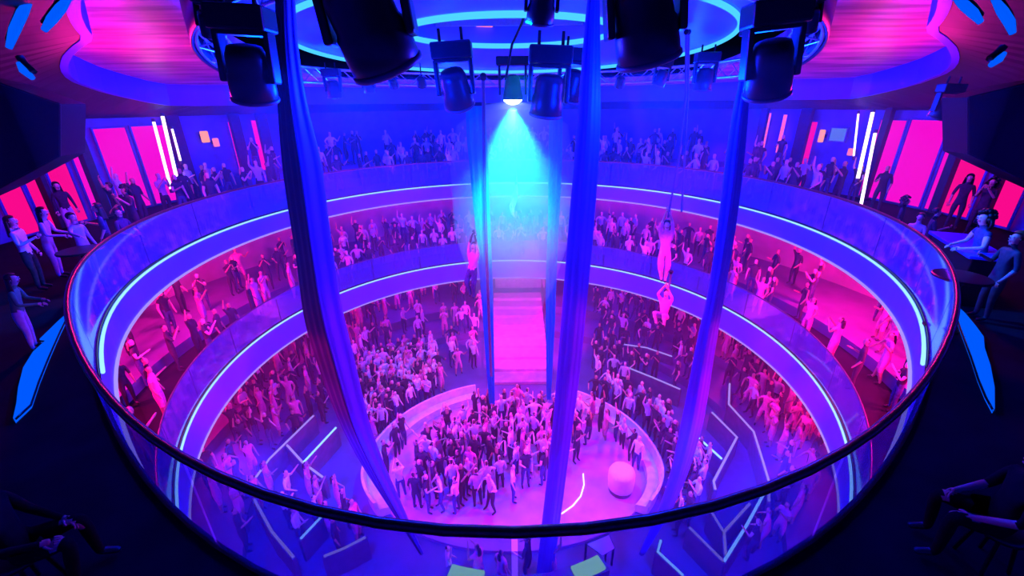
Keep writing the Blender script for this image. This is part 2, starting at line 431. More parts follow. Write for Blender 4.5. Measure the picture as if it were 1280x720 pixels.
# black bulkheads at both sides
def prism_y(name, pts, y, depth, mat, label, cat):
    P = [PY(px, py, y) for px, py in pts]
    c = sum(P, Vector())/len(P)
    t = thing(name, label, cat, c)
    bm = bmesh.new(); A = [bm.verts.new(p-c) for p in P]; B = [bm.verts.new(p-c+Vector((0, depth, 0))) for p in P]
    bm.faces.new(A); bm.faces.new(list(reversed(B)))
    for i in range(len(A)): bm.faces.new((A[i], B[i], B[(i+1) % len(A)], A[(i+1) % len(A)]))
    bmesh.ops.recalc_face_normals(bm, faces=bm.faces)
    obj('cabinet', bm, mat, t)
    bm = bmesh.new()
    for k in range(len(P)):
        tube(bm, [P[k]-c+Vector((0, -.005, 0)), P[(k+1) % len(P)]-c+Vector((0, -.005, 0))], .018, 5)
    obj('edge_trim', bm, 'black_plastic', t)
prism_y('bulkhead', [(-60, 92), (0, 104), (75, 130), (75, 195), (0, 235), (-60, 262)], 8.2, .5, 'black_plastic', 'slanted black bulkhead hanging before the pink panels near the pale shirts', 'bulkhead')
prism_y('bulkhead', [(1210, 122), (1280, 105), (1340, 95), (1340, 252), (1280, 225), (1210, 192)], 8.2, .5, 'black_plastic', 'slanted black bulkhead above the seated curly haired woman', 'bulkhead')
# curved blue light tubes on the near ceiling corners
def corner_strip(pts, label, y0=8.6, r=.072):
    P = [PY(px, py, y0 - .012*k) for k, (px, py) in enumerate(pts)]
    c = P[0]; t = thing('curved_light', label, 'curved light', c)
    bm = bmesh.new(); tube(bm, [p-c for p in P], [r*.5]+[r]*(len(P)-2)+[r*.6], 8); obj('lit_tube', bm, 'led_blue', t, True)
    bm = bmesh.new(); tube(bm, [p-c+Vector((0, .06, .10)) for p in P], r*.9, 6); obj('channel', bm, 'black_metal', t, True)
corner_strip([(40, -6), (28, 16), (18, 38), (11, 60)], 'long curved blue light closest to the picture corner above the pale shirts')
corner_strip([(88, -6), (76, 10), (65, 24), (55, 38)], 'curved blue light beside the pink ceiling above the pale shirts')
corner_strip([(23, 78), (30, 88), (41, 98)], 'short curved blue light above the bulkhead near the pale shirts')
corner_strip([(1240, -6), (1253, 14), (1262, 28), (1266, 42)], 'long curved blue light closest to the picture corner above the seated woman')
corner_strip([(1192, -6), (1205, 6), (1216, 16), (1226, 28)], 'curved blue light beside the pink ceiling above the seated woman')
corner_strip([(1256, 66), (1248, 74), (1238, 82)], 'short curved blue light above the bulkhead near the seated woman')

# ------------------------------------------------------------------ long drapes
def drape(label, y, L, Rr, mats, depth=.28, split=None):
    """L, Rr: edge polylines (pixel) sampled at the same rows, at distance y; a folded band with real thickness."""
    PL = [PY(px, py, y) for px, py in L]; PRt = [PY(px, py, y) for px, py in Rr]
    c = PL[-1]*.5 + PRt[-1]*.5
    t = thing('hanging_drape', label, 'drape', c)
    def smooth(P, n=6):
        out = []
        for i in range(len(P)-1):
            p0, p1, p2, p3 = P[max(i-1, 0)], P[i], P[i+1], P[min(i+2, len(P)-1)]
            for k in range(n):
                s = k/n
                out.append(.5*((2*p1) + (p2-p0)*s + (2*p0-5*p1+4*p2-p3)*s*s + (3*p1-p0-3*p2+p3)*s**3))
        return out + [P[-1]]
    A, B = smooth(PL), smooth(PRt)
    def band(f0, f1, name, mat, ph, prof):
        bm = bmesh.new(); rows = []; K = 14
        for i in range(len(A)):
            row = []; w = (B[i]-A[i]).length
            for s, sg in [(k/K, 0) for k in range(K+1)] + [(1-k/K, 1) for k in range(K+1)]:
                f = f0 + (f1-f0)*s
                p = A[i].lerp(B[i], f) - c
                p.y += w*prof(f) + .012*sin(f*30+ph) + .03*sg
                row.append(bm.verts.new(p))
            rows.append(row)
        n = len(rows[0])
        for i in range(len(rows)-1):
            for k in range(n):
                bm.faces.new((rows[i][k], rows[i+1][k], rows[i+1][(k+1) % n], rows[i][(k+1) % n]))
        bm.faces.new(rows[0]); bm.faces.new(list(reversed(rows[-1])))
        bmesh.ops.recalc_face_normals(bm, faces=bm.faces)
        obj(name, bm, mat, t, True)
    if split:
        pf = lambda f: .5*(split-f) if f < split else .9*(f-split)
        band(0, split, 'dark_side', 'drape_dark', 0, pf); band(split, 1, 'drape_cloth', mats, 1.1, pf)  # darker cloth colour stands for the side turned from the light
    else:
        band(0, 1, 'drape_cloth', mats, .4, lambda f: .5*abs(f-.45))
    bm = bmesh.new(); w = (B[0]-A[0]).length; bx(bm, (A[0]+B[0])/2 - c + Vector((0, .05, 0)), (w+.08, .2, .1), None, .02); obj('top_clamp', bm, 'black_metal', t)
drape('big curved dark blue drape bowing inward to a narrow foot before the stage crowd', 7.4,
      [(340, -8), (340, 60), (341, 130), (347, 230), (362, 330), (372, 400), (386, 450), (408, 510), (428, 552), (452, 592), (478, 630), (506, 668), (524, 694)],
      [(364, -8), (368, 60), (378, 130), (394, 210), (405, 300), (419, 385), (436, 455), (452, 520), (464, 556), (480, 594), (499, 634), (516, 668), (529, 694)], 'drape_blue', split=.62)
drape('straight blue drape hanging in front of the stage centre', 8.2,
      [(736, -8), (732, 30), (726, 110), (721, 180), (713, 270), (706, 360), (697, 470), (690, 550), (680, 640), (670, 728)],
      [(750, -8), (751, 30), (752, 110), (751, 180), (745, 270), (737, 360), (726, 470), (715, 550), (703, 640), (691, 728)], 'drape_blue')
drape('slender blue drape tapering down beside the acrobats on the two straps', 8.0,
      [(932, 40), (926, 100), (914, 170), (902, 270), (889, 360), (872, 440), (853, 540), (836, 610), (818, 655), (799, 695)],
      [(940, 40), (939, 100), (936, 170), (925, 270), (910, 360), (897, 440), (880, 540), (856, 610), (832, 655), (806, 695)], 'drape_blue')
def silk(label, y, L, W, mat='silk_aqua'):
    P = [PY(px, py, y) for px, py in L]; c = P[-1]
    t = thing('aerial_silk', label, 'silk', c)
    bm = bmesh.new(); rows = []
    K = 10; sc = y/.918/F_PX*1.0
    for i, p in enumerate(P):
        w = W[i]*sc/2; row = []
        for s, sg in [(k/K*2-1, 0) for k in range(K+1)] + [(1-k/K*2, 1) for k in range(K+1)]:
            row.append(bm.verts.new(p-c+Vector((s*w, .05*cos(s*9+i*.3)+.02*sg, 0))))
        rows.append(row)
    n = len(rows[0])
    for i in range(len(rows)-1):
        for k in range(n): bm.faces.new((rows[i][k], rows[i+1][k], rows[i+1][(k+1) % n], rows[i][(k+1) % n]))
    bm.faces.new(rows[0]); bm.faces.new(list(reversed(rows[-1]))); bmesh.ops.recalc_face_normals(bm, faces=bm.faces)
    obj('silk_cloth', bm, mat, t, True)
    bm = bmesh.new(); bx(bm, P[0]-c+Vector((0, .01, .04)), (W[0]*sc+.06, .14, .1), None, .02); obj('top_clamp', bm, 'black_metal', t)
silk('wide aqua silk hanging beside the thin dark pole, lit by the central beam', 12.6, [(594, 132), (596, 170), (600, 230), (605, 300), (609, 370), (612, 440), (615, 505)], [20, 22, 20, 17, 15, 12, 8])
silk('aqua silk hanging next to the central blue drape', 13.2, [(695, 132), (694, 200), (692, 270), (689, 340), (688, 400), (687, 450), (686, 500)], [14, 15, 13, 13, 12, 9, 6])

# ------------------------------------------------------------------ ropes and pole
def rope(name, label, cat, pts, y, r, mat='rope', both=True):
    P = [PY(px, py, y) for px, py in pts]; c = P[-1]
    t = thing(name, label, cat, c)
    bm = bmesh.new(); tube(bm, [p-c for p in P], r, 8); obj('line', bm, mat, t, True)
    bm = bmesh.new(); bmesh.ops.create_uvsphere(bm, u_segments=10, v_segments=6, radius=r*2.2, matrix=Matrix.Translation(P[0]-c)); obj('shackle', bm, 'black_metal', t, True)
rope('aerial_pole', 'thin dark pole beside the wide aqua silk, with an acrobat at it', 'pole', [(604, 96), (605, 180), (607, 280), (609, 340), (612, 420), (614, 470)], 12.2, .045)
rope('aerial_strap', 'dark strap from which the pink acrobat with raised arms hangs', 'strap', [(858, 40), (857, 120), (848, 200), (835, 272)], 11.8, .03)
rope('aerial_strap', 'second slack strap beside the strap of the pink acrobat', 'strap', [(861, 40), (860, 120), (857, 170), (852, 265)], 11.9, .028)
rope('hanging_cable', 'thick slanted cable crossing the opening at the ceiling centre', 'cable', [(664, -6), (652, 30), (640, 56), (632, 100)], 11.0, .03, 'black_plastic')
rope('aerial_line', 'thin line holding the small acrobat in the cyan beam', 'line', [(645, 140), (645, 230)], 14.0, .012)

# ------------------------------------------------------------------ stage, stairs, booths
SCX, SCY = -.05, 12.35
def stage_r(a, k=1.0):
    x, y = sin(a)*5.05*k, cos(a)*(4.5 if cos(a) > 0 else 3.1)*k
    return Vector((SCX+x, SCY+y, 0))
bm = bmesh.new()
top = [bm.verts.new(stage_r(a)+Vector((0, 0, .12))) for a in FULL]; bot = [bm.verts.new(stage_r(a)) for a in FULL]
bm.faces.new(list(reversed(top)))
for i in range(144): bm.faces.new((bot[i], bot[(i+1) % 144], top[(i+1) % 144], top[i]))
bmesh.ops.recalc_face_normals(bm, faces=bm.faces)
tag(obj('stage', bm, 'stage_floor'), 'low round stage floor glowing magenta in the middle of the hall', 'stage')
def ring_bench(a0, a1, label):
    t = thing('curved_bench', label, 'bench', stage_r((a0+a1)/2, 1.04))
    A = angs(a0, a1, 40)
    for nm, sec, mat in (('seat', ((1.0, .125), (1.09, .125), (1.09, .5), (1.0, .46)), 'upholstery'), ('backrest', ((1.075, .5), (1.10, .5), (1.11, .85), (1.09, .85)), 'upholstery')):
        bm = bmesh.new(); rows = []
        for a in A: rows.append([bm.verts.new(stage_r(a, k)+Vector((0, 0, z))) for k, z in sec])
        for i in range(len(A)-1):
            for k in range(4): bm.faces.new((rows[i][k], rows[i+1][k], rows[i+1][(k+1) % 4], rows[i][(k+1) % 4]))
        bm.faces.new(rows[0]); bm.faces.new(list(reversed(rows[-1]))); bmesh.ops.recalc_face_normals(bm, faces=bm.faces)
        obj(nm, local(bm, t), mat, t)
ring_bench(-2.15, -.32, 'curved pink padded bench round the stage behind the big curved drape')
ring_bench(.40, 2.15, 'curved pink padded bench round the stage beside the white pouf')
# white line painted on the stage
bm = bmesh.new(); tube(bm, [PZ(x, y, .135) for x, y in [(729, 592), (730, 606), (726, 620), (716, 632), (702, 642)]], .02, 5); tag(obj('floor_light_line', bm, 'led_white'), 'short curved light line on the stage floor beside the central drape', 'light line')
# pouf and tilted board
t = thing('pouf', 'big white rounded pouf on the magenta stage edge', 'pouf', PZ(775, 612, .12))
bm = bmesh.new(); lathe(bm, [(.1, .12), (.40, .13), (.46, .2), (.48, .5), (.47, .82), (.42, .94), (.3, 1.0), (.1, 1.02)], 20); obj('cushion', bm, 'cloth_white', t, True)
bm = bmesh.new(); lathe(bm, [(.42, 0), (.42, .13)], 20); obj('plinth', bm, 'booth', t)
def quad_thing(name, pix, z0, z1, label, cat, mat, fmat):
    P = [PZ(pix[0][0], pix[0][1], z1), PZ(pix[1][0], pix[1][1], z1), PZ(pix[2][0], pix[2][1], z0), PZ(pix[3][0], pix[3][1], z0)]
    c = sum(P, Vector())/4; t = thing(name, label, cat, Vector((c.x, c.y, min(z0, z1))))
    n = (P[1]-P[0]).cross(P[3]-P[0]).normalized()*.05
    bm = bmesh.new(); A = [bm.verts.new(p-t.location) for p in P]; B = [bm.verts.new(p-t.location-n) for p in P]
    bm.faces.new(A); bm.faces.new(list(reversed(B)))
    for i in range(4): bm.faces.new((A[i], B[i], B[(i+1) % 4], A[(i+1) % 4]))
    bmesh.ops.recalc_face_normals(bm, faces=bm.faces); obj('board', bm, mat, t)
    bm = bmesh.new(); tube(bm, [p-t.location for p in P], .05, 6, True); obj('board_frame', bm, fmat, t)
    bm = bmesh.new()
    for p in P: tube(bm, [p-t.location, Vector((p.x, p.y, 0))-t.location], .04, 6)
    obj('stand', bm, 'black_metal', t)
quad_thing('tilted_board', [(733, 679), (760, 668), (767, 684), (752, 693)], .8, 1.3, 'pale tilted board with dark frame at the near stage edge', 'board', 'cloth_white', 'screen_frame')
# mint edged counter at the bottom
t = thing('curved_counter', 'curved counter with a glowing mint top at the bottom of the view', 'counter', PZ(640, 735, 0))
def counter_seg(pts, nm, mat, w, z0, z1):
    bm = bmesh.new(); rows = []
    P = [PZ(x, y, z1) for x, y in pts]
    for i, p in enumerate(P):
        d = (P[min(i+1, len(P)-1)]-P[max(i-1, 0)]); d.z = 0; d.normalize(); s = Vector((-d.y, d.x, 0))*w
        rows.append([bm.verts.new(q-t.location) for q in (p-s, p+s, Vector(((p+s).x, (p+s).y, z0)), Vector(((p-s).x, (p-s).y, z0)))])
    for i in range(len(rows)-1):
        for k in range(4): bm.faces.new((rows[i][k], rows[i+1][k], rows[i+1][(k+1) % 4], rows[i][(k+1) % 4]))
    bm.faces.new(rows[0]); bm.faces.new(list(reversed(rows[-1]))); bmesh.ops.recalc_face_normals(bm, faces=bm.faces)
    obj(nm, bm, mat, t)
counter_seg([(752, 701), (742, 706), (730, 711), (718, 716)], 'lit_top', 'led_mint', .20, 1.02, 1.12)
counter_seg([(562, 713), (572, 716), (586, 719), (604, 722)], 'lit_top', 'led_mint', .20, 1.02, 1.12)
counter_seg([(556, 716), (590, 726), (640, 731), (690, 726), (757, 703)], 'counter_body', 'booth', .24, 0, 1.0)

# far stairs, pink lit
t = thing('staircase', 'broad pink lit staircase rising behind the stage between the two aqua silks', 'staircase', (0.35, 18.2, 0))
n = 9
for i in range(n):
    bm = bmesh.new(); bx(bm, (0, .45 + i*.9, (i+1)*.085), (3.1, .9, (i+1)*.17), None, .012); obj('step', bm, 'step_stone', t)
for s in (-1, 1):
    bm = bmesh.new(); tube(bm, [Vector((s*1.62, .1, 1.0)), Vector((s*1.62, 8.2, 2.4))], .035, 8)
    for k in range(5): tube(bm, [Vector((s*1.62, .2+2*k*.98, .02)), Vector((s*1.62, .2+2*k*.98, 1.02+k*.34))], .025, 6)
    obj('handrail', bm, 'rail_bronze', t)
t = thing('backlit_panel', 'tall magenta backdrop at the head of the staircase', 'wall panel', (.55, 27.2, 1.5))
bm = bmesh.new(); bx(bm, (0, 0, 1.05), (3.4, .12, 2.1), None, .02); obj('panel_sheet', bm, 'upholstery', t)
bm = bmesh.new(); tube(bm, [(-1.75, -.08, 0), (-1.75, -.08, 2.12), (1.75, -.08, 2.12), (1.75, -.08, 0)], .05, 6); obj('panel_frame', bm, 'post_dark', t)

# booths: partition walls with a light line on top
BOOTH = [
 ([(392, 520), (337, 574), (320, 597)], 'lilac edged booth wall beyond the handrail, under the big drape side crowd'),
 ([(420, 535), (379, 579)], 'short bright edged booth wall pointing at the big curved drape'),
 ([(359, 557), (379, 579), (405, 598)], 'booth wall crossing the short bright edged one'),
 ([(406, 642), (376, 674)], 'short booth wall just under the bronze handrail'),
 ([(405, 696), (430, 686), (457, 672)], 'booth wall ending at the pink dressed guests below the handrail'),
 ([(318, 625), (340, 665), (367, 697)], 'long lilac booth wall along the balcony edge below the handrail'),
 ([(890, 516), (921, 547), (892, 602), (894, 612)], 'angular lilac booth wall beside the slender drape'),
 ([(870, 545), (902, 574)], 'short bright booth wall touching the angular one'),
 ([(912, 480), (911, 506), (942, 540), (952, 572), (961, 602), (961, 627)], 'longest lilac booth wall, curving down to the handrail'),
 ([(889, 640), (905, 666), (907, 694)], 'lilac booth wall below the handrail near the slender drape'),
 ([(955, 617), (932, 659), (905, 702)], 'blue edged booth wall running down from the handrail'),
 ([(862, 660), (904, 702)], 'booth wall meeting the blue edged one at the bottom'),
 ([(826, 676), (822, 690), (854, 720)], 'booth wall lowest in the view beside the foot of the slender drape'),
 ([(905, 665), (937, 630)], 'short pink booth wall joining the blue edged one'),
 ([(780, 458), (815, 472), (850, 487)], 'dark booth wall with lilac edge under the hanging acrobats'),
 ([(780, 431), (808, 435), (840, 446)], 'far dark booth wall behind the one under the acrobats'),
 ([(462, 442), (490, 434), (520, 428)], 'far booth wall behind the packed crowd at the big curved drape'),
]
for k, (pts, l) in enumerate(BOOTH):
    z = .95
    P = [PZ(x, y, z) for x, y in pts]; c = Vector((P[-1].x, P[-1].y, 0))
    t = thing('booth_wall', l, 'booth wall', c)
    bm = bmesh.new()
    for a, b in zip(P, P[1:]):
        d = b-a; L = d.length; ang = atan2(d.y, d.x); m = (a+b)/2 - c
        bx(bm, (m.x, m.y, z/2), (L+.1, .12, z), Matrix.Rotation(ang, 3, 'Z'))
    obj('partition', bm, 'booth', t)
    bm = bmesh.new(); tube(bm, [p-c+Vector((0, 0, .02)) for p in P], .04, 6); obj('light_line', bm, 'led_booth' if k not in (1, 3, 7, 10, 12) else 'led_ice', t, True)

# ------------------------------------------------------------------ stage lamps
def moving_head(label, px, py, y, s, tilt, roll=0., drop=True, mat='black_plastic', lens='lens_glass', rimmat='led_housing'):
    """head centre at the pixel; s = head diameter in metres; hung from above by base and yoke."""
    p = PY(px, py, y)
    t = thing('moving_head_lamp', label, 'stage lamp', p)
    R = Matrix.Rotation(roll, 4, 'Y') @ Matrix.Rotation(tilt, 4, 'X')
    # head: a rounded barrel along local -z (lens end down)
    bm = bmesh.new(); lathe(bm, [(.20*s, .62*s), (.36*s, .58*s), (.43*s, .40*s), (.45*s, .05*s), (.48*s, .0), (.50*s, -.30*s), (.50*s, -.52*s), (.46*s, -.56*s)], 28, R)
    obj('lamp_head', bm, mat, t, True)
    bm = bmesh.new(); lathe(bm, [(.44*s, -.545*s), (.43*s, -.58*s), (.30*s, -.60*s), (.1*s, -.605*s)], 28, R); obj('lens', bm, lens, t, True)
    bm = bmesh.new()
    lathe(bm, [(.505*s, -.47*s), (.525*s, -.49*s), (.525*s, -.54*s), (.505*s, -.56*s)], 28, R); obj('lens_ring', bm, rimmat, t, True)
    Y3 = Matrix.Rotation(roll*.4, 3, 'Y')
    for sx in (-1, 1):
        bm = bmesh.new(); bx(bm, Y3 @ Vector((sx*.56*s, 0, .36*s)), (.13*s, .36*s, 1.05*s), Y3, .04*s); obj('yoke_arm', bm, mat, t)
    bm = bmesh.new(); bx(bm, Y3 @ Vector((0, 0, 1.12*s)), (1.28*s, .70*s, .50*s), Y3, .06*s); bx(bm, Y3 @ Vector((0, 0, .86*s)), (1.2*s, .36*s, .14*s), Y3, .04*s); obj('lamp_base', bm, mat, t)
    for sx in (-1, 1):
        bm = bmesh.new(); tube(bm, [Y3 @ Vector((sx*.35*s, 0, 1.3*s)), Y3 @ Vector((sx*.35*s, 0, 1.75*s))], .05*s, 8); obj('clamp', bm, 'black_metal', t)
    return t
moving_head('biggest black stage lamp, hanging over the lit ceiling drum beside the big curved drape', 462, 34, 5.0, .74, .35, -.30)
moving_head('big black stage lamp hanging beside the straight central drape', 806, 30, 5.2, .66, .2, -.30)
moving_head('black stage lamp hanging in front of the curved drape top', 313, 94, 6.2, .56, .25, .15)
moving_head('black stage lamp behind the top of the slender blue drape', 962, 88, 6.6, .60, .3, -.25)
moving_head('stage lamp with pink rimmed edge above the aqua silk and the pole', 570, 112, 9.6, .62, .5, -.15, rimmat='led_housing')
moving_head('broad dark stage lamp between the bright beam lamp and the central drape', 685, 121, 9.8, .68, .2, .1)
moving_head('stage lamp half hidden behind the straight central drape', 715, 108, 10.6, .55, .3, .2)
moving_head('dark stage lamp at the top edge over the opening at the ceiling centre', 677, 8, 7.2, .40, .3, .1)
moving_head('small black lamp under the pink ceiling next to the biggest drape', 262, 30, 7.8, .30, .5, .3)
moving_head('small black lamp under the pink ceiling opposite, beyond the slender drape', 1012, 26, 8.2, .28, .5, -.3)
moving_head('little dark lamp under the truss close to the big curved drape', 417, 112, 14.5, .42, .1, 0)
moving_head('little dark lamp under the truss, second from the big curved drape', 461, 108, 16.0, .36, .1, 0)
moving_head('pear shaped dark lamp under the truss near the slender drape', 880, 100, 13.4, .50, .1, 0)
moving_head('little dark lamp under the truss beside the acrobat straps', 826, 98, 15.0, .40, .2, .3)
moving_head('small dark lamp on the post before the magenta panels over the seated woman', 1179, 136, 9.5, .34, .3, .1)
for px, py, y, l in [(492, 105, 15.5, 'tiny rose lit lamp under the truss far from the drapes'), (527, 104, 16.0, 'tiny rose lamp under the truss beside the pink rimmed stage lamp'), (775, 104, 15.0, 'tiny rose lamp under the truss just past the central drape')]:
    p = PY(px, py, y)
    t = thing('par_lamp', l, 'stage lamp', p)
    bm = bmesh.new(); lathe(bm, [(.08, .22), (.14, .16), (.16, -.08), (.15, -.12)], 16, Matrix.Rotation(.7, 4, 'X')); obj('lamp_can', bm, 'black_plastic', t, True)
    bm = bmesh.new(); lathe(bm, [(.15, -.12), (.10, -.15)], 16, Matrix.Rotation(.7, 4, 'X')); obj('lens', bm, 'lamp_rose', t, True)
    bm = bmesh.new(); tube(bm, [(0, 0, .1), (0, 0, .6)], .02, 6); obj('bracket', bm, 'black_metal', t)
# the blazing beam lamp in the middle
BEAM = PY(641, 124, 13.2)
t = thing('beam_lamp', 'blazing white cyan beam lamp over the stage centre', 'stage lamp', BEAM)
bm = bmesh.new(); lathe(bm, [(.10, .62), (.20, .55), (.24, .25), (.30, .02), (.31, -.02), (.27, -.02), (.2, .05)], 24); obj('lamp_head', bm, 'black_plastic', t, True)
bm = bmesh.new(); lathe(bm, [(.25, .02), (.26, -.03), (.16, -.11), (.05, -.14)], 24); obj('lens', bm, 'lamp_hot', t, True)
bm = bmesh.new()
for sx in (-1, 1): bx(bm, (sx*.36, 0, .5), (.07, .2, .8), None, .02)
bx(bm, (0, 0, .95), (.9, .4, .22), None, .03); obj('yoke', bm, 'black_plastic', t)

# ------------------------------------------------------------------ people
def seg_dist(p, a, b):
    d = b-a; L = d.length_squared
    s = 0 if L == 0 else max(0, min(1, (p-a).dot(d)/L))
    return (p-(a+d*s)).length
class Skel:
    def __init__(s): s.v = []; s.r = []; s.e = []; s.tag = []; s.roots = []
    def n(s, p, rx, ry=None, root=False):
        s.v.append(Vector(p)); s.r.append((rx, ry or rx))
        if root: s.roots.append(len(s.v)-1)
        return len(s.v)-1
    def c(s, a, b, tag): s.e.append((a, b)); s.tag.append(tag)
    def build(s, name, slots, sub, tagger=None):
        me = bpy.data.meshes.new(name+'_cage'); me.from_pydata([tuple(v) for v in s.v], s.e, [])
        o = bpy.data.objects.new(name+'_cage', me); COL.objects.link(o)
        m = o.modifiers.new('skin', 'SKIN'); m.branch_smoothing = .4; m.use_smooth_shade = True
        for i, d in enumerate(me.skin_vertices[0].data):
            d.radius = s.r[i]; d.use_root = i in s.roots
        ss = o.modifiers.new('sub', 'SUBSURF'); ss.levels = sub; ss.render_levels = sub
        dg = bpy.context.evaluated_depsgraph_get()
        out = bpy.data.meshes.new_from_object(o.evaluated_get(dg))
        bpy.data.objects.remove(o); out.name = name
        out.materials.clear()
        names = list(dict.fromkeys(slots.values()))
        for k in names: out.materials.append(MATS[k])
        for p in out.polygons:
            c = p.center; best = None
            for (a, b), tg in zip(s.e, s.tag):
                d = seg_dist(c, s.v[a], s.v[b]) / max(.03, .5*(s.r[a][0]+s.r[b][0]))
                if best is None or d < best[0]: best = (d, tg)
            tg = best[1]
            if tagger: tg = tagger(c, tg)
            p.material_index = names.index(slots[tg]); p.use_smooth = True
        return out
POSES = {
 'stand': dict(arms=[((-.24, -.02, 1.14), (-.25, .06, .90)), ((.24, -.02, 1.14), (.25, .06, .90))]),
 'arm_up': dict(arms=[((-.25, -.02, 1.14), (-.20, .16, .98)), ((.27, .04, 1.58), (.24, .08, 1.84))]),
 'arms_up': dict(arms=[((-.30, .03, 1.56), (-.24, .08, 1.82)), ((.30, .03, 1.58), (.20, .10, 1.84))]),
 'phone': dict(arms=[((-.22, .12, 1.20), (-.08, .30, 1.46)), ((.22, .12, 1.20), (.08, .30, 1.48))]),
 'drink': dict(arms=[((-.24, -.04, 1.14), (-.22, .08, .92)), ((.23, .06, 1.14), (.14, .30, 1.26))]),
 'dance': dict(arms=[((-.34, .02, 1.22), (-.42, .18, 1.42)), ((.32, .08, 1.26), (.26, .28, 1.12))], legs=[((-.13, .08, .50), (-.16, -.02, .08)), ((.14, .02, .50), (.20, .08, .08))], lean=.06),
 'lean': dict(arms=[((-.26, .10, 1.14), (-.16, .36, 1.08)), ((.26, .10, 1.14), (.16, .36, 1.08))], lean=.14),
 'sit': dict(sit=True, arms=[((-.24, .06, 1.14), (-.14, .30, 1.02)), ((.24, .06, 1.14), (.16, .28, 1.06))]),
 'reach': dict(arms=[((-.24, -.02, 1.14), (-.24, .08, .92)), ((.34, .20, 1.34), (.40, .46, 1.28))]),
 'hang': dict(arms=[((-.13, .04, 1.68), (-.05, .05, 1.94)), ((.13, .04, 1.68), (.05, .05, 1.98))], legs=[((-.09, .06, .50), (-.06, -.06, .10)), ((.10, .14, .54), (.04, -.04, .14))], toes=-.10),
 'tuck': dict(arms=[((-.22, .10, 1.60), (-.06, .12, 1.86)), ((.22, .10, 1.60), (.06, .12, 1.88))], legs=[((-.15, .34, 1.12), (-.12, .16, .74)), ((.15, .34, 1.10), (.12, .18, .72))], toes=-.08),
}
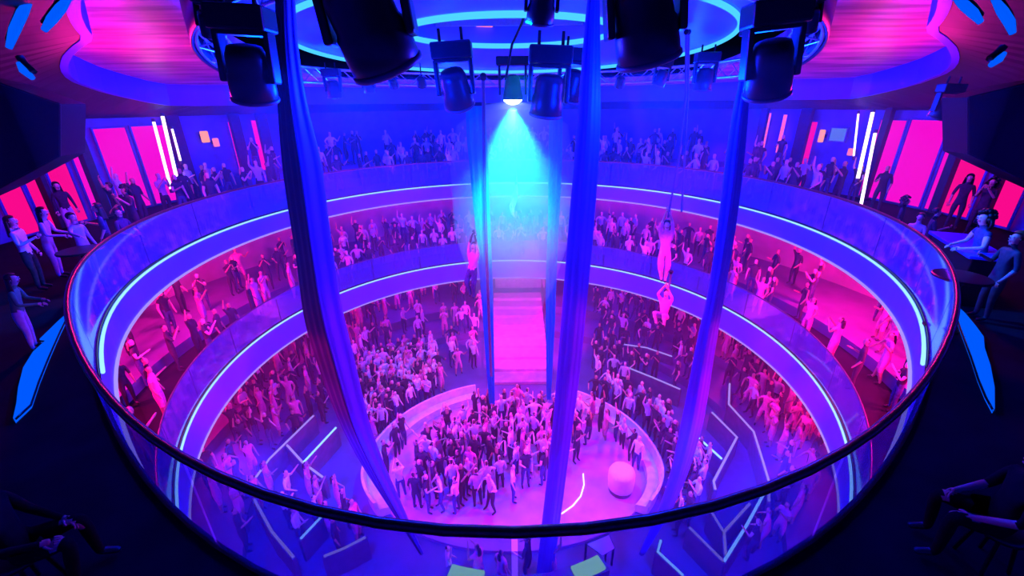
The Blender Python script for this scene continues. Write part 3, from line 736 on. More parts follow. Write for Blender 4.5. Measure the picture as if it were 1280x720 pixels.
def person_mesh(name, pose, outfit, sub=1, detail=False, long_hair=False, skirt=False, sleeves=True, bare_legs=False):
    P = POSES[pose]; S = Skel(); dz = -.42 if P.get('sit') else 0; ln = P.get('lean', 0)
    def T(x, y, z):  # lean forward above the hips
        z2 = z + dz; return (x, y + ln*max(0, z-.95)/.6, z2)
    pel = S.n(T(0, 0, .95), .155, .115, True); wai = S.n(T(0, .0, 1.12), .125, .095); che = S.n(T(0, .0, 1.32), .165, .110); nb = S.n(T(0, -.01, 1.46), .075, .07)
    nk = S.n(T(0, .0, 1.53), .052, .055); jaw = S.n(T(0, .03, 1.59), .062, .072); sk = S.n(T(0, .005, 1.67), .076, .094); tp = S.n(T(0, -.01, 1.735), .055, .065)
    S.c(pel, wai, 'top'); S.c(wai, che, 'top'); S.c(che, nb, 'top'); S.c(nb, nk, 'skin'); S.c(nk, jaw, 'skin'); S.c(jaw, sk, 'head'); S.c(sk, tp, 'hair')
    hands = []
    for sd, (el, wr) in zip((-1, 1), P['arms']):
        sh = S.n(T(sd*.165, -.005, 1.42), .060); a1 = S.n(T(*el), .042); a2 = S.n(T(*wr), .028)
        d = (Vector(T(*wr)) - Vector(T(*el))).normalized()
        hp = S.n(Vector(T(*wr)) + d*.075, .032 if not detail else .034, .022 if not detail else .018)
        S.c(che, sh, 'top'); S.c(sh, a1, 'top' if sleeves else 'skin'); S.c(a1, a2, 'top' if sleeves == 2 else 'skin'); S.c(a2, hp, 'skin')
        if not detail:
            he = S.n(Vector(T(*wr)) + d*.15, .018, .012); S.c(hp, he, 'skin')
        else: hands.append((Vector(T(*wr)), d, sd))
    legs = P.get('legs', [((-.10, .02, .50), (-.11, -.02, .09)), ((.11, .03, .50), (.13, .0, .09))])
    if P.get('sit'): legs = [((-.13, .42, .55+.42), (-.14, .42, .10+.42)), ((.13, .44, .55+.42), (.17, .36, .10+.42))]
    for sd, (kn, an) in zip((-1, 1), legs):
        hp = S.n(T(sd*.095, .0, .87) if not P.get('sit') else T(sd*.10, .08, .93), .10 if not skirt else .125, .10)
        k = S.n((kn[0], kn[1], kn[2]+dz), .062 if not skirt else .085); a = S.n((an[0], an[1], an[2]+dz), .040)
        S.c(pel, hp, 'bottom'); S.c(hp, k, 'bottom'); S.c(k, a, 'leg')
        ty = P.get('toes')
        to = S.n((an[0], an[1]+(.15 if ty is None else .05), max(.03, an[2]+dz-.055) if ty is None else an[2]+dz+ty), .034, .026); S.c(a, to, 'shoe')
    if long_hair:
        h1 = S.n(T(0, -.085, 1.66), .055, .04, True); h2 = S.n(T(0, -.10, 1.52), .075, .035); h3 = S.n(T(0, -.11, 1.36), .07, .025)
        S.c(h1, h2, 'hair'); S.c(h2, h3, 'hair')
    if detail:
        for w, d, sd in hands:
            side = d.cross(Vector((0, 1, 0.3))).normalized()
            if side.length < .1: side = Vector((1, 0, 0))
            cur = side.cross(d).normalized()*-1
            for k, L in enumerate((.070, .080, .074, .056)):
                b = w + d*.085 + side*(.030-.020*k); f0 = S.n(b, .0095, None, True)
                f1 = S.n(b + d*L*.55 + cur*.006, .0088); f2 = S.n(b + d*L*.85 + cur*.026, .0078); f3 = S.n(b + d*L + cur*.044, .0065)
                S.c(f0, f1, 'skin'); S.c(f1, f2, 'skin'); S.c(f2, f3, 'skin')
            b = w + d*.030 + side*.026; f0 = S.n(b, .012, None, True); f1 = S.n(b + d*.030 + side*.028 + cur*.008, .0105); f2 = S.n(b + d*.062 + side*.034 + cur*.022, .008)
            S.c(f0, f1, 'skin'); S.c(f1, f2, 'skin')
        n0 = S.n(T(0, .094, 1.665), .010, None, True); n1 = S.n(T(0, .112, 1.632), .014, .012); S.c(n0, n1, 'skin')
        m0 = S.n(T(-.022, .095, 1.598), .008, None, True); m1 = S.n(T(.022, .095, 1.598), .008); S.c(m0, m1, 'lip')
        for sd in (-1, 1):
            e0 = S.n(T(sd*.078, -.005, 1.675), .016, .010, True); e1 = S.n(T(sd*.080, -.008, 1.632), .012, .008); S.c(e0, e1, 'skin')
    slots = dict(skin=outfit[0], head=outfit[0], top=outfit[1], bottom=outfit[2], leg=outfit[0] if bare_legs else outfit[2], shoe='shoe_dark', hair=outfit[3], lip='lip' if detail else outfit[0])
    hl = Vector(T(0, 0, 1.68))
    def tagger(c, tg):
        if tg in ('head', 'hair', 'skin') and c.z > T(0, 0, 1.56)[2] and abs(c.x) < .12 and abs(c.y-hl.y) < .16 and tg != 'lip':
            if c.z - hl.z > .068 - .55*max(0, -(c.y-hl.y)) - .0 or (c.y - hl.y < -.035): return 'hair'
            return 'head' if tg != 'hair' or c.y-hl.y > -.02 else 'hair'
        return tg
    return S.build(name, slots, sub, tagger)

OUT = [('skin_light', 'cloth_white', 'cloth_navy', 'hair_dark'), ('skin_tan', 'cloth_dark', 'cloth_dark', 'hair_dark'), ('skin_light', 'cloth_pale', 'cloth_dark', 'hair_brown'),
       ('skin_tan', 'cloth_pink', 'cloth_pink', 'hair_dark'), ('skin_light', 'cloth_dark', 'cloth_navy', 'hair_blond')]
KIND = {}     # look -> list of meshes
for look, oi, kw in (('pale', 0, {}), ('dark', 1, {}), ('grey', 2, {}), ('dress', 3, dict(skirt=True, bare_legs=True, long_hair=True, sleeves=False)), ('bare', 4, dict(sleeves=False, long_hair=True))):
    KIND[look] = [person_mesh('person_'+look, ps, OUT[oi], 1, False, kw.get('long_hair', False), kw.get('skirt', False), kw.get('sleeves', True), kw.get('bare_legs', False))
                  for ps in ('stand', 'arm_up', 'phone', 'drink', 'dance')] 
SITM = {k: person_mesh('person_sit_'+k, 'sit', OUT[i], 1) for k, i in (('pale', 0), ('dark', 1))}
LOOKTXT = dict(pale='person in white', dark='person in dark clothes', grey='person in a grey top', dress='person in a pink dress', bare='bare armed person in dark clothes')
NP = [0]
SLOTS = []    # (position, facing, look, zone text, group)
def add_person(p, face, look, zone, group, me=None, sc=None):
    NP[0] += 1
    o = bpy.data.objects.new('person', me or random.choice(KIND[look])); COL.objects.link(o)
    o.location = p; o.rotation_euler = (0, 0, face); s = sc or random.uniform(.94, 1.06); o.scale = (s, s, s)
    tag(o, LOOKTXT[look] + ' ' + zone, 'person', group + ', ' + look if group else None)
    return o
def face_to(p, q=None): 
    q = q or Vector((CX, CY, 0)); return atan2(-(q.x-p.x), (q.y-p.y))
def pick(w):
    ks = list(w); return random.choices(ks, [w[k] for k in ks])[0]
EXTRA = []    # the remaining crowd, one object
def free(p, L, d=.5): return all((p.x-q.x)**2+(p.y-q.y)**2 > d*d for q in L)
TAKEN = []
def near_booth(p):
    for pts, _ in BOOTH:
        Q = [PZ(x, y, .95) for x, y in pts]
        for a, b in zip(Q, Q[1:]):
            if seg_dist(Vector((p.x, p.y, .95)), a, b) < .33: return True
    return False
def scatter(n, gen, z, w, zone, group, d=.5, keep=10**6, facefn=None):
    made = 0; tries = 0
    while made < n and tries < n*40:
        tries += 1
        p = gen()
        if p is None: continue
        zz = z(p) if callable(z) else z
        if p.z < 3 and zz < 2 and near_booth(p): continue
        e_ = ((p.x+.05)/5.05)**2 + ((p.y-12.35)/(4.5 if p.y > 12.35 else 3.1))**2
        if p.z < 3 and zz < 2 and .90 < e_ < 1.42: continue
        if not free(p, [q for q in TAKEN if abs(q.z-zz) < 1.2], d): continue
        p = Vector((p.x, p.y, zz)); TAKEN.append(p)
        f = (facefn(p) if facefn else face_to(p)) + random.gauss(0, .5)
        look = pick(w)
        SLOTS.append((p, f, look, zone, group))
        made += 1
def sector(a0, a1, r0, r1):
    def g():
        a = random.uniform(a0, a1); r = sqrt(random.uniform(r0*r0, r1*r1)); return pol(r, a)
    return g
def zg(p):
    r = (Vector((p.x-CX, p.y-CY))).length; a = azim(p)
    if abs(a) < .10 or abs(a) > 2.2: return 0
    return .95 if r > 12.0 else .45 if r > 9.6 else 0
def ground(poly):
    xs = [q[0] for q in poly]; ys = [q[1] for q in poly]
    def g():
        for _ in range(60):
            x, y = random.uniform(min(xs), max(xs)), random.uniform(min(ys), max(ys))
            ins = False
            for i in range(len(poly)):
                (x0, y0), (x1, y1) = poly[i-1], poly[i]
                if (y0 > y) != (y1 > y) and x < (x1-x0)*(y-y0)/(y1-y0) + x0: ins = not ins
            if not ins: continue
            p = PZ(x, y, .9)
            if (Vector((p.x-CX, p.y-CY))).length < 15.6: return p
        return None
    return g
# on the stage
scatter(84, ground([(505, 580), (560, 530), (600, 505), (690, 500), (735, 520), (742, 548), (700, 575), (660, 600), (640, 622), (600, 618), (560, 622), (520, 618)]), .12,
        dict(pale=5, dark=5, grey=3, dress=2, bare=2), 'in the crowd standing on the magenta stage', 'crowd on the stage', .42, facefn=lambda p: random.uniform(-pi, pi))
add_person(PZ(503, 622, .12), .5, 'pale', 'alone at the near edge of the stage beside the big curved drape', None)
# packed crowd behind the big drape and along the stage edge
scatter(120, ground([(428, 455), (470, 440), (540, 430), (556, 470), (530, 505), (500, 545), (482, 575), (470, 600), (458, 540), (436, 500)]), zg,
        dict(pale=6, dark=4, grey=3, dress=3, bare=2), 'in the packed crowd between curved drape and stage', 'packed crowd between the big curved drape and the stage', .42)
scatter(90, ground([(730, 492), (760, 478), (800, 492), (838, 520), (845, 560), (832, 600), (815, 620), (808, 580), (780, 545), (742, 520)]), zg,
        dict(pale=6, dark=4, grey=3, dress=2, bare=2), 'in the crowd between the stage and the slender drape', 'crowd between the stage and the slender drape', .42)
scatter(44, ground([(848, 560), (880, 545), (890, 580), (880, 620), (850, 650), (840, 640)]), zg, dict(pale=5, grey=2, bare=2, dark=1), 'past the slender drape next to the angular booth wall', 'guests past the slender drape', .42)
# under the balconies, ground
scatter(56, ground([(330, 430), (400, 420), (420, 480), (400, 520), (360, 545), (300, 560), (285, 520)]), zg, dict(dark=4, dress=4, grey=2, bare=2), 'on the ground floor outside the big curved drape', 'ground floor guests outside the big curved drape', .6)
scatter(44, ground([(255, 590), (300, 565), (340, 600), (330, 650), (300, 668), (270, 640)]), zg, dict(dark=3, dress=5, bare=2), 'on the ground floor under the balcony and bronze handrail', 'ground floor guests under the balcony and the handrail', .6)
scatter(12, ground([(340, 600), (400, 590), (455, 630), (440, 670), (400, 690), (350, 640)]), zg, dict(dress=5, pale=2, dark=2), 'inside the booths by the bronze stretch of handrail', 'guests inside the booths by the bronze handrail', .6)
scatter(40, ground([(900, 420), (960, 440), (985, 500), (960, 540), (945, 520), (905, 470)]), zg, dict(dark=4, dress=4, grey=2), 'on the ground floor beyond the slender drape under the balcony', 'ground floor guests beyond the slender drape', .6)
scatter(44, ground([(960, 500), (1010, 520), (1025, 590), (1000, 640), (960, 660), (940, 680), (965, 610)]), zg, dict(dark=3, dress=5, bare=2), 'on the ground floor outside the longest lilac booth wall', 'ground floor guests outside the longest booth wall', .6)
scatter(56, ground([(740, 375), (830, 385), (875, 410), (865, 470), (800, 470), (745, 470)]), zg, dict(dark=5, grey=3, bare=3, pale=2), 'on the far raised floor under the hanging acrobats', 'guests on the far raised floor under the acrobats', .6)
scatter(44, ground([(425, 395), (520, 365), (600, 362), (605, 440), (560, 470), (540, 430), (440, 445)]), zg, dict(dress=5, dark=3, grey=2, pale=2), 'on the far raised floor behind the packed crowd', 'guests on the far raised floor behind the packed crowd', .6)
scatter(8, ground([(540, 690), (590, 660), (660, 680), (690, 700), (640, 712), (560, 712)]), 0, dict(dress=3, pale=2, dark=2), 'beside the mint edged counter', 'guests beside the mint edged counter', .6)
# lower balcony
zl = lambda p: ZE + (.42 if (Vector((p.x-CX, p.y-CY))).length > 12.2 else 0)
scatter(60, sector(-1.0, 0, 10.55, 14.5), zl, dict(grey=4, dark=4, pale=2, bare=2), 'on the lower balcony at the far side before the wide aqua silk', 'lower balcony guests on the silk side', .55)
scatter(60, sector(0.02, 1.0, 10.55, 14.5), zl, dict(grey=4, dark=4, pale=2, bare=2), 'on the lower balcony at the far side behind the acrobats', 'lower balcony guests behind the acrobats', .55)
scatter(44, sector(-2.2, -1.0, 10.6, 14.5), zl, dict(dark=4, dress=3, bare=2), 'on the lower balcony outside the big curved drape', 'lower balcony guests outside the big curved drape', .6)
scatter(34, sector(1.0, 2.0, 10.6, 14.5), zl, dict(dark=4, dress=3, bare=2), 'on the lower balcony past the slender drape', 'lower balcony guests past the slender drape', .6)
# top balcony
def zt(p):
    r = (Vector((p.x-CX, p.y-CY))).length
    return ZB + (0 if abs(azim(p)) > 1.05 else .85 if r > 14.0 else .4 if r > 12.4 else 0)
scatter(52, sector(-.85, 0, 10.6, 15.4), zt, dict(grey=4, dark=5, pale=2), 'at the far glass of the top balcony on the wide aqua silk side', 'top balcony guests at the far glass, silk side', .55)
scatter(52, sector(0.02, .85, 10.6, 15.4), zt, dict(grey=4, dark=5, pale=2), 'at the far glass of the top balcony behind the acrobat straps', 'top balcony guests at the far glass, strap side', .55)
scatter(22, sector(-1.45, -.85, 10.7, 14.6), zt, dict(dark=4, grey=3, bare=2), 'on the top balcony near the leaning trio of light tubes', 'top balcony guests near the light tube trio', .6)
scatter(22, sector(.85, 1.40, 10.7, 14.6), zt, dict(dark=4, grey=3, bare=2), 'on the top balcony before the red light strips and the blue screen', 'top balcony guests before the red light strips', .6)

# ---- people near the viewer on the top balcony (finer bodies, hair and eyes as children)
def fine_person(label, px, py, floor, pose, outfit, face, hair='hair_dark', hairkind='short', t=None, scale=1.0, **kw):
    hz = (1.74 if not POSES[pose].get('sit') else 1.32)*scale
    if t:
        d = ray(px, py); p = Vector((0, 0, CAMZ)) + d*t; p.z -= hz
    else:
        p = PZ(px, py, floor+hz); d = ray(px, py)
        while sqrt(p.x**2 + (p.y-CY)**2) < 11.0: p = p + d*.05
        hz2 = p.z - floor; scale *= max(.8, min(1, hz2/hz)); p.z = floor
    me = person_mesh('person_body', pose, outfit, 2, True, **kw)
    o = bpy.data.objects.new('person', me); COL.objects.link(o); o.location = p; o.rotation_euler = (0, 0, face); o.scale = (scale,)*3
    tag(o, label, 'person')
    sz = -.42 if POSES[pose].get('sit') else 0; ln = POSES[pose].get('lean', 0)
    hc = Vector((0, ln*.73/.6, 1.68+sz))
    if sz:
        st = thing('bar_stool', 'dark stool under the ' + ' '.join(label.split(',')[0].replace('person', 'guest').split()[:12]), 'stool', p)
        bm = bmesh.new(); lathe(bm, [(.17, .40*scale), (.19, .41*scale), (.19, .445*scale), (.16, .455*scale)], 18); obj('seat', bm, 'black_plastic', st, True)
        for q in range(4):
            bm = bmesh.new(); tube(bm, [Vector((.12*cos(q*pi/2+.8), .12*sin(q*pi/2+.8), .40*scale)), Vector((.18*cos(q*pi/2+.8), .18*sin(q*pi/2+.8), 0))], .016, 6); obj('leg', bm, 'black_metal', st)
    bm = bmesh.new()
    bmesh.ops.create_uvsphere(bm, u_segments=20, v_segments=14, radius=1, matrix=Matrix.Translation(hc+Vector((0, -.02, .022))) @ Matrix.Diagonal((.098, .108, .098, 1)))
    kill = [v for v in bm.verts if v.co.y-hc.y > .025 and v.co.z-hc.z < .068]
    bmesh.ops.delete(bm, geom=kill, context='VERTS')
    if hairkind in ('long', 'curly'):
        L = .34 if hairkind == 'long' else .20
        rows = []
        for i in range(7):
            s = i/6; w = .10+.03*s if hairkind == 'long' else .13+.05*sin(pi*s)
            rows.append([bm.verts.new(hc+Vector((w*sin(x), -.015-.075*cos(x)*(1+.3*s), -.01-L*s))) for x in [(-1.5+3.0*k/8) for k in range(9)]] +
                        [bm.verts.new(hc+Vector((w*1.12*sin(x), -.025-.105*cos(x)*(1+.3*s), -.01-L*s))) for x in [(1.5-3.0*k/8) for k in range(9)]])
        for a, b in zip(rows, rows[1:]):
            for k in range(18): bm.faces.new((a[k], b[k], b[(k+1) % 18], a[(k+1) % 18]))
        bm.faces.new(rows[0]); bm.faces.new(list(reversed(rows[-1])))
    if hairkind == 'curly':
        for k in range(46):
            a = random.uniform(0, 2*pi); e = random.uniform(-.7, 1.4); dv = Vector((cos(a)*cos(e), sin(a)*cos(e), sin(e)))
            if dv.y > .55 and dv.z < .5: continue
            bmesh.ops.create_icosphere(bm, subdivisions=1, radius=random.uniform(.028, .045), matrix=Matrix.Translation(hc+Vector((dv.x*.125, -.025+dv.y*.125, .02+dv.z*.12))))
    bmesh.ops.recalc_face_normals(bm, faces=bm.faces)
    obj('hair', bm, hair, o, True)
    for sd in (-1, 1):
        bm = bmesh.new(); bmesh.ops.create_uvsphere(bm, u_segments=8, v_segments=6, radius=.0125, matrix=Matrix.Translation(hc+Vector((sd*.033, .082, .0)))); obj('eye', bm, 'eye_white', o, True)
    return o
W = ('skin_light', 'cloth_pale', 'cloth_pale', 'hair_dark'); D = ('skin_tan', 'cloth_dark', 'cloth_dark', 'hair_dark'); DP = ('skin_light', 'cloth_dark', 'cloth_pale', 'hair_dark')
GR = ('skin_light', 'cloth_green', 'cloth_pale', 'hair_brown'); BL = ('skin_light', 'cloth_navy', 'cloth_dark', 'hair_dark')
fine_person('person with red brown hair in a white shirt at the picture edge', 12, 272, ZB, 'drink', ('skin_light', 'cloth_white', 'cloth_dark', 'hair_brown'), -1.2, 'hair_brown', 'long', sleeves=2)
fine_person('person with long dark hair and a pale shirt, first in front of the slanted bulkhead', 40, 262, ZB, 'lean', W, -1.1, 'hair_dark', 'long', sleeves=2)
fine_person('person in a dark top and pale trousers standing tall against the narrow pink panels', 69, 229, ZB, 'stand', DP, -2.0, 'hair_dark', 'long', sleeves=2)
fine_person('person in a pale blue shirt reaching an arm out towards the balcony table', 88, 268, ZB, 'reach', W, -1.6, 'hair_dark', 'short', sleeves=2)
fine_person('person in a green jacket at the picture edge, in front of the pale shirts', 2, 352, ZB, 'lean', GR, -1.0, 'hair_brown', 'long', sleeves=2)
fine_person('person in a navy top beside the thick dark post, facing the table', 119, 256, ZB, 'drink', BL, 2.2, 'hair_dark', 'long')
fine_person('dark figure standing with raised arm before the magenta panels', 134, 230, ZB, 'arm_up', D, 2.6, 'hair_dark', 'short')
fine_person('dark figure with full hair standing before the seam of the magenta panels', 154, 234, ZB, 'phone', D, 2.9, 'hair_dark', 'curly')
fine_person('person in a dark navy top sitting low beside the balcony glass under the magenta panels', 146, 262, ZB, 'sit', BL, -1.6, 'hair_dark', 'short')
fine_person('woman with dark curly hair and bare arms leaning over the balcony table', 1247, 268, ZB, 'lean', ('skin_light', 'cloth_navy', 'cloth_dark', 'hair_dark'), 1.25, 'hair_dark', 'curly', sleeves=False, long_hair=False, scale=1.12)
fine_person('tall dark figure standing between the dark post and the figure with raised arms', 1214, 219, ZB, 'stand', D, 2.4, 'hair_dark', 'long')
fine_person('dark figure with both arms raised to the head against the pink wall', 1243, 224, ZB, 'phone', D, 2.0, 'hair_dark', 'curly')
fine_person('dark round headed figure before the wide magenta panel', 1134, 248, ZB, 'stand', D, -2.4, 'hair_dark', 'curly')
fine_person('slim dark figure beside the dark post, in front of the wide magenta panel', 1173, 262, ZB, 'drink', D, -2.2, 'hair_dark', 'short')
fine_person('person in a pale top sitting behind the round headed dark figure', 1152, 268, ZB, 'sit', W, 2.2, 'hair_brown', 'short', sleeves=2)
fine_person('person in dark clothes behind the curly haired woman at the picture edge', 1274, 292, ZB, 'drink', D, 1.3, 'hair_brown', 'short')
fine_person('person in dark clothes sitting low in the bottom corner, only hands and face lit', 1310, 566, ZB, 'sit', ('skin_tan', 'cloth_black', 'cloth_black', 'hair_dark'), 1.2, 'hair_dark', 'short')
fine_person('person in dark clothes sitting low at the picture edge below the blue floor light', -44, 600, ZB, 'sit', ('skin_tan', 'cloth_black', 'cloth_black', 'hair_dark'), -1.2, 'hair_dark', 'short', sleeves=2)  # the blue floor light is a patch of light on the floor
NFG = 18
# ---- acrobats
def acrobat(label, px, py, y, pose, outfit, face, top_z=1.94, flip=None, scale=1., **kw):
    p = PY(px, py, y)
    me = person_mesh('person_acrobat', pose, outfit, 2, True, **kw)
    o = bpy.data.objects.new('person', me); COL.objects.link(o); o.scale = (scale,)*3
    R = Matrix.Rotation(face, 3, 'Z')
    if flip: R = Matrix.Rotation(flip, 3, 'Y') @ R
    o.rotation_euler = R.to_euler(); o.location = p - R @ Vector((0, .05, top_z*scale))
    tag(o, label, 'person')
    bm = bmesh.new(); bmesh.ops.create_uvsphere(bm, u_segments=14, v_segments=10, radius=1, matrix=Matrix.Translation((0, -.03, 1.70)) @ Matrix.Diagonal((.094, .10, .09, 1)))
    bmesh.ops.delete(bm, geom=[v for v in bm.verts if v.co.y > .02 and v.co.z < 1.73], context='VERTS'); obj('hair', bm, 'hair_brown', o, True)
    return o
acrobat('acrobat in a pink bodice and dark blue leggings holding the thin dark pole', 592, 296, 12.3, 'hang', ('skin_light', 'cloth_pink', 'cloth_navy', 'hair_brown'), 2.7, flip=.10, scale=1.05, sleeves=False, skirt=True)
acrobat('acrobat in pink hanging with raised arms from the dark strap', 835, 268, 11.8, 'hang', ('skin_light', 'cloth_pink', 'cloth_pink', 'hair_blond'), 2.9, flip=-.06, scale=1.08, bare_legs=True, skirt=True, long_hair=True)
acrobat('acrobat in pink curled up below the one on the dark strap', 834, 356, 11.6, 'tuck', ('skin_light', 'cloth_pink', 'cloth_pink', 'hair_blond'), 2.4, bare_legs=True, skirt=True)
acrobat('small pale acrobat hanging in the cyan beam between the two aqua silks', 645, 226, 14.0, 'hang', ('skin_light', 'cloth_white', 'skin_light', 'hair_blond'), 2.0, flip=.16, scale=.62, bare_legs=True)
rope('aerial_strap', 'short purple strap linking the two pink acrobats', 'strap', [(839, 340), (836, 360)], 11.7, .03)

# ---- the crowd: those that show largest are people of their own, the rest one crowd
sl = sorted(SLOTS, key=lambda q: (q[0]-Vector((0, 0, CAMZ))).length + (6 if q[0].z > 3 else 0))
NKEEP = 296 - NFG - 4
for p, f, look, zone, group in sl[:NKEEP]: add_person(p, f, look, zone, group)
bm = bmesh.new(); mnames = []
allm = sorted({m.name for L in KIND.values() for me in L for m in me.materials})
vs, fs, mi = [], [], []
for p, f, look, zone, group in sl[NKEEP:]:
    me = random.choice(KIND[look]); M = Matrix.Translation(p) @ Matrix.Rotation(f, 4, 'Z') @ Matrix.Scale(random.uniform(.94, 1.06), 4); b = len(vs)
    vs += [tuple(M @ v.co) for v in me.vertices]
    for q in me.polygons: fs.append([b+i for i in q.vertices]); mi.append(allm.index(me.materials[q.material_index].name))
bm.free()
cm = bpy.data.meshes.new('crowd'); cm.from_pydata(vs, [], fs); cm.polygons.foreach_set('material_index', mi); cm.polygons.foreach_set('use_smooth', [True]*len(fs))
for m in allm: cm.materials.append(bpy.data.materials[m])
co = bpy.data.objects.new('crowd', cm); COL.objects.link(co)
tag(co, 'distant guests crowding the balconies and the far ground floor', 'crowd', None, 'stuff')
print('people', len(sl), 'kept', NKEEP)

# ---- balcony furniture and patches of light near the viewer
def light_patch(pts, label):  # glowing slab standing for blue light that falls on the floor
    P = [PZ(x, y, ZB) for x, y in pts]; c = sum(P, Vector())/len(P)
    t = thing('lit_floor_step', label, 'floor light', c)  # stands for light falling on the floor
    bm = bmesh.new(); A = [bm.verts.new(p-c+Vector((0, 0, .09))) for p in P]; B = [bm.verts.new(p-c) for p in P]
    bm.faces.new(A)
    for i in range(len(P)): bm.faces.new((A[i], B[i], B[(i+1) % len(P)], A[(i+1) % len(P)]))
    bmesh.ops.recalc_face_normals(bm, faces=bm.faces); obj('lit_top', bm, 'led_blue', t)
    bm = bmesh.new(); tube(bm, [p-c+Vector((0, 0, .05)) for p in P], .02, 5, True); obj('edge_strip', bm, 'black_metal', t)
light_patch([(87, 395), (74, 407), (62, 419), (52, 429), (60, 430), (44, 445), (32, 465), (26, 490), (24, 510), (20, 529), (40, 510), (50, 480), (62, 450), (75, 420)], 'blue lit step in the floor beneath the pale shirts, beside the balcony glass')  # glowing slab standing for blue light on the floor
light_patch([(1189, 382), (1204, 396), (1217, 412), (1227, 426), (1228, 440), (1235, 462), (1240, 490), (1240, 517), (1231, 500), (1222, 478), (1213, 450), (1200, 415)], 'blue lit step in the floor beneath the curly haired woman, beside the balcony glass')  # glowing slab standing for blue light on the floor
def table(label, px, py, r, mat='black_plastic'):
    p = PZ(px, py, ZB+1.05); t = thing('cocktail_table', label, 'table', (p.x, p.y, ZB))
    bm = bmesh.new(); lathe(bm, [(r-.03, 1.0), (r, 1.01), (r, 1.04), (r-.02, 1.05)], 28); obj('table_top', bm, mat, t)
    bm = bmesh.new(); lathe(bm, [(.05, .03), (.04, .1), (.04, 1.0)], 14); obj('column', bm, 'black_metal', t, True)
    bm = bmesh.new(); lathe(bm, [(.26, 0), (.26, .02), (.08, .05)], 24); obj('foot', bm, 'black_metal', t)
table('round dark table under the reaching pale blue sleeve', 100, 312, .42, 'cloth_pink' if False else 'black_plastic')
table('round dark table the curly haired woman leans over', 1203, 345, .42)
# counter with blue edge behind the woman
a, b = PZ(1186, 291, ZB+1.08), PZ(1240, 322, ZB+1.08)
t = thing('bar_counter', 'long dark bar counter with a blue lit edge behind the curly haired woman', 'counter', ((a.x+b.x)/2, (a.y+b.y)/2, ZB))
d = b-a; ang = atan2(d.y, d.x); R3 = Matrix.Rotation(ang, 3, 'Z')
bm = bmesh.new(); bx(bm, (0, 0, .5), (d.length, .55, 1.0), R3, .02); obj('counter_body', bm, 'black_plastic', t)
bm = bmesh.new(); bx(bm, (0, 0, 1.05), (d.length+.1, .7, .07), R3, .015); obj('counter_top', bm, 'cove', t)

# ------------------------------------------------------------------ lights of the room and added unseen fill lamps
def lamp(name, kind, loc, col, W, size=.2, target=None, angle=None, blend=.4):
    d = bpy.data.lights.new(name, kind); d.color = col; d.energy = W
    if kind in ('POINT', 'SPOT'): d.shadow_soft_size = size
    if kind == 'SPOT': d.spot_size = angle; d.spot_blend = blend
    o = bpy.data.objects.new(name, d); COL.objects.link(o); o.location = loc
    if target is not None:
        o.rotation_euler = (Vector(target)-Vector(loc)).to_track_quat('-Z', 'Y').to_euler()
    return o
BLUE = (.0, .012, 1.0); PINK = (1.0, .003, .27); MAG = (1.0, .0, .9)
for k in range(8):
    a = 2*pi*(k+.5)/8
    lamp('blue_wash', 'POINT', pol(6.3, a, 13.3), BLUE, 2000, .25)
lamp('beam', 'SPOT', BEAM + Vector((0, 0, -.18)), (.02, .72, 1.0), 5600, .12, (0, CY-.3, 0), radians(84), .75)
for k in range(8):  # added unseen spots under the fascia, tinting the stage magenta
    a = -1.8 + 3.6*k/7
    lamp('stage_fill', 'SPOT', pol(9.7, a, 8.25), MAG, 1150, .15, (-.1+1.2*sin(a), 12.6+1.2*cos(a), 0), radians(46), .5)
lamp('crowd_fill', 'SPOT', pol(9.7, .9, 8.2), (1, .02, .6), 2300, .15, (-4.6, 17.0, 0), radians(44), .6)  # added unseen spots throwing pink onto the crowd, this and the next three
lamp('crowd_fill', 'SPOT', pol(9.7, -.9, 8.2), (1, .02, .6), 1900, .15, (5.6, 15.5, 0), radians(44), .6)
lamp('crowd_fill', 'SPOT', pol(9.7, 2.4, 8.2), (1, .0, .7), 1100, .15, (-7.5, 12.0, 0), radians(50), .7)
lamp('crowd_fill', 'SPOT', pol(9.7, -2.4, 8.2), (1, .0, .7), 1100, .15, (7.5, 12.0, 0), radians(50), .7)
for a, z, W in ((-.5, 8.1, 420), (0, 8.1, 420), (.5, 8.1, 420), (-.55, 3.3, 380), (.5, 3.3, 380)): lamp('blue_wash', 'POINT', pol(12.8, a, z), BLUE, W, .2)  # added unseen lamps turning the far walls under the balconies blue
lamp('silk_spot', 'SPOT', (.2, 7.0, 14.3), (.0, .62, 1.0), 15000, .15, (0, 13.0, 9.9), radians(23), .6)  # added spot that brightens the silks beside the central beam
lamp('acrobat_spot', 'SPOT', (1.8, 7.4, 13.7), (1, .03, .40), 2600, .1, PY(836, 335, 11.8), radians(13), .5)
for s_ in (-.5, .5): lamp('floor_blue', 'SPOT', pol(9.6, pi+s_, 8.25), BLUE, 18000, .4, pol(7.5, pi+s_*1.2, 0), radians(95), .7)  # added unseen spots brightening the near floor in blue
lamp('acrobat_spot', 'SPOT', (-5.5, 8.5, 13.6), (1, .02, .5), 1500, .1, PY(588, 325, 12.3), radians(11), .5)
lamp('stair_spot', 'SPOT', (.9, 17.5, 8.0), (1, .0, .85), 8000, .2, (.7, 22.5, .8), radians(52), .4)
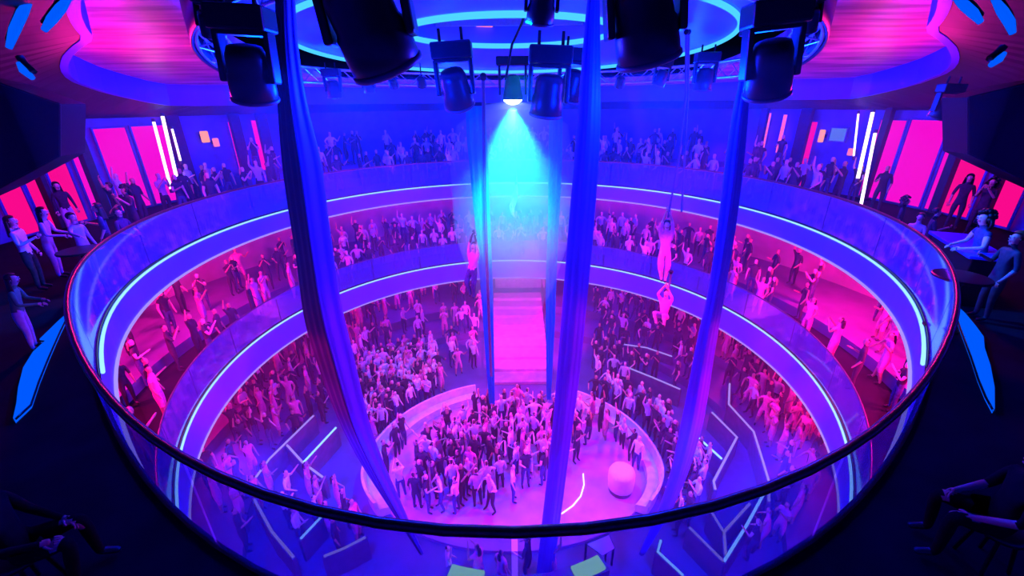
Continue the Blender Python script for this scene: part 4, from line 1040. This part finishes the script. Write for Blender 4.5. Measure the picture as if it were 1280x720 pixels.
# magenta washes on the floors under the balconies
for a, z, W in ((-1.4, 8.0, 1200), (-1.85, 8.0, 2300), (-2.3, 8.0, 2200), (1.45, 8.0, 2000), (1.9, 8.0, 3600), (2.3, 8.0, 3400), (-.75, 8.0, 40), (.9, 8.0, 60)):
    lamp('pink_wash', 'POINT', pol(13.2, a, z), PINK, W, .2)
for a, W in ((-1.5, 420), (-2.1, 420), (-1.0, 300), (1.1, 300), (1.6, 420), (2.2, 420), (-.45, 160), (.5, 100)):
    lamp('pink_wash', 'POINT', pol(13.0, a, 3.2), PINK, W, .2)
lamp('fascia_spot', 'SPOT', (6.0, 9.0, 12.6), (1, .0, .3), 20000, .5, PR(258, 455, 10.1), radians(17), .6)
lamp('fascia_spot', 'SPOT', (-6.0, 9.0, 12.6), (1, .0, .3), 20000, .5, PR(985, 455, 10.1), radians(17), .6)
for s in (-1, 1):
    lamp('ceiling_wash', 'POINT', (s*10.4, 12.5, 12.9), (1, .01, .30), 420, .3)
    lamp('near_blue', 'SPOT', (s*6.5, 9.0, 13.4), (.0, .12, 1), 2200, .1, PZ(640+s*590, 330, ZB+1), radians(32), .6)
# haze filling the atrium
bm = bmesh.new(); lathe(bm, [(9.95, .02), (9.95, 13.6)], 64, Matrix.Translation((CX, CY, 0)))
hz = obj('haze', bm, 'haze'); tag(hz, 'thin blue lit haze filling the round atrium', 'haze', None, 'stuff')
bm = bmesh.new(); lathe(bm, [(.5, 6.0), (1.3, 7.5), (1.85, 9.5), (1.85, 11.4), (1.6, 12.6), (.9, 13.12), (.34, 13.2)], 40, Matrix.Translation((.05, 13.2, 0)))
hz = obj('smoke_plume', bm, 'smoke', None, True); tag(hz, 'denser smoke lit cyan below the beam lamp', 'smoke', None, 'stuff')
w = bpy.data.worlds.new('world'); SC.world = w; w.use_nodes = True
w.node_tree.nodes['Background'].inputs[0].default_value = (.0, .002, .02, 1); w.node_tree.nodes['Background'].inputs[1].default_value = .25
SC.view_settings.view_transform = 'Standard'; SC.view_settings.look = 'None'; SC.view_settings.gamma = 1; SC.view_settings.use_curve_mapping = False
SC.view_settings.exposure = 0.0
SC.cycles.use_denoising = True
SC.cycles.max_bounces = 6; SC.cycles.diffuse_bounces = 2; SC.cycles.glossy_bounces = 2; SC.cycles.transparent_max_bounces = 24; SC.cycles.volume_bounces = 0
SC.cycles.sample_clamp_indirect = 4.0
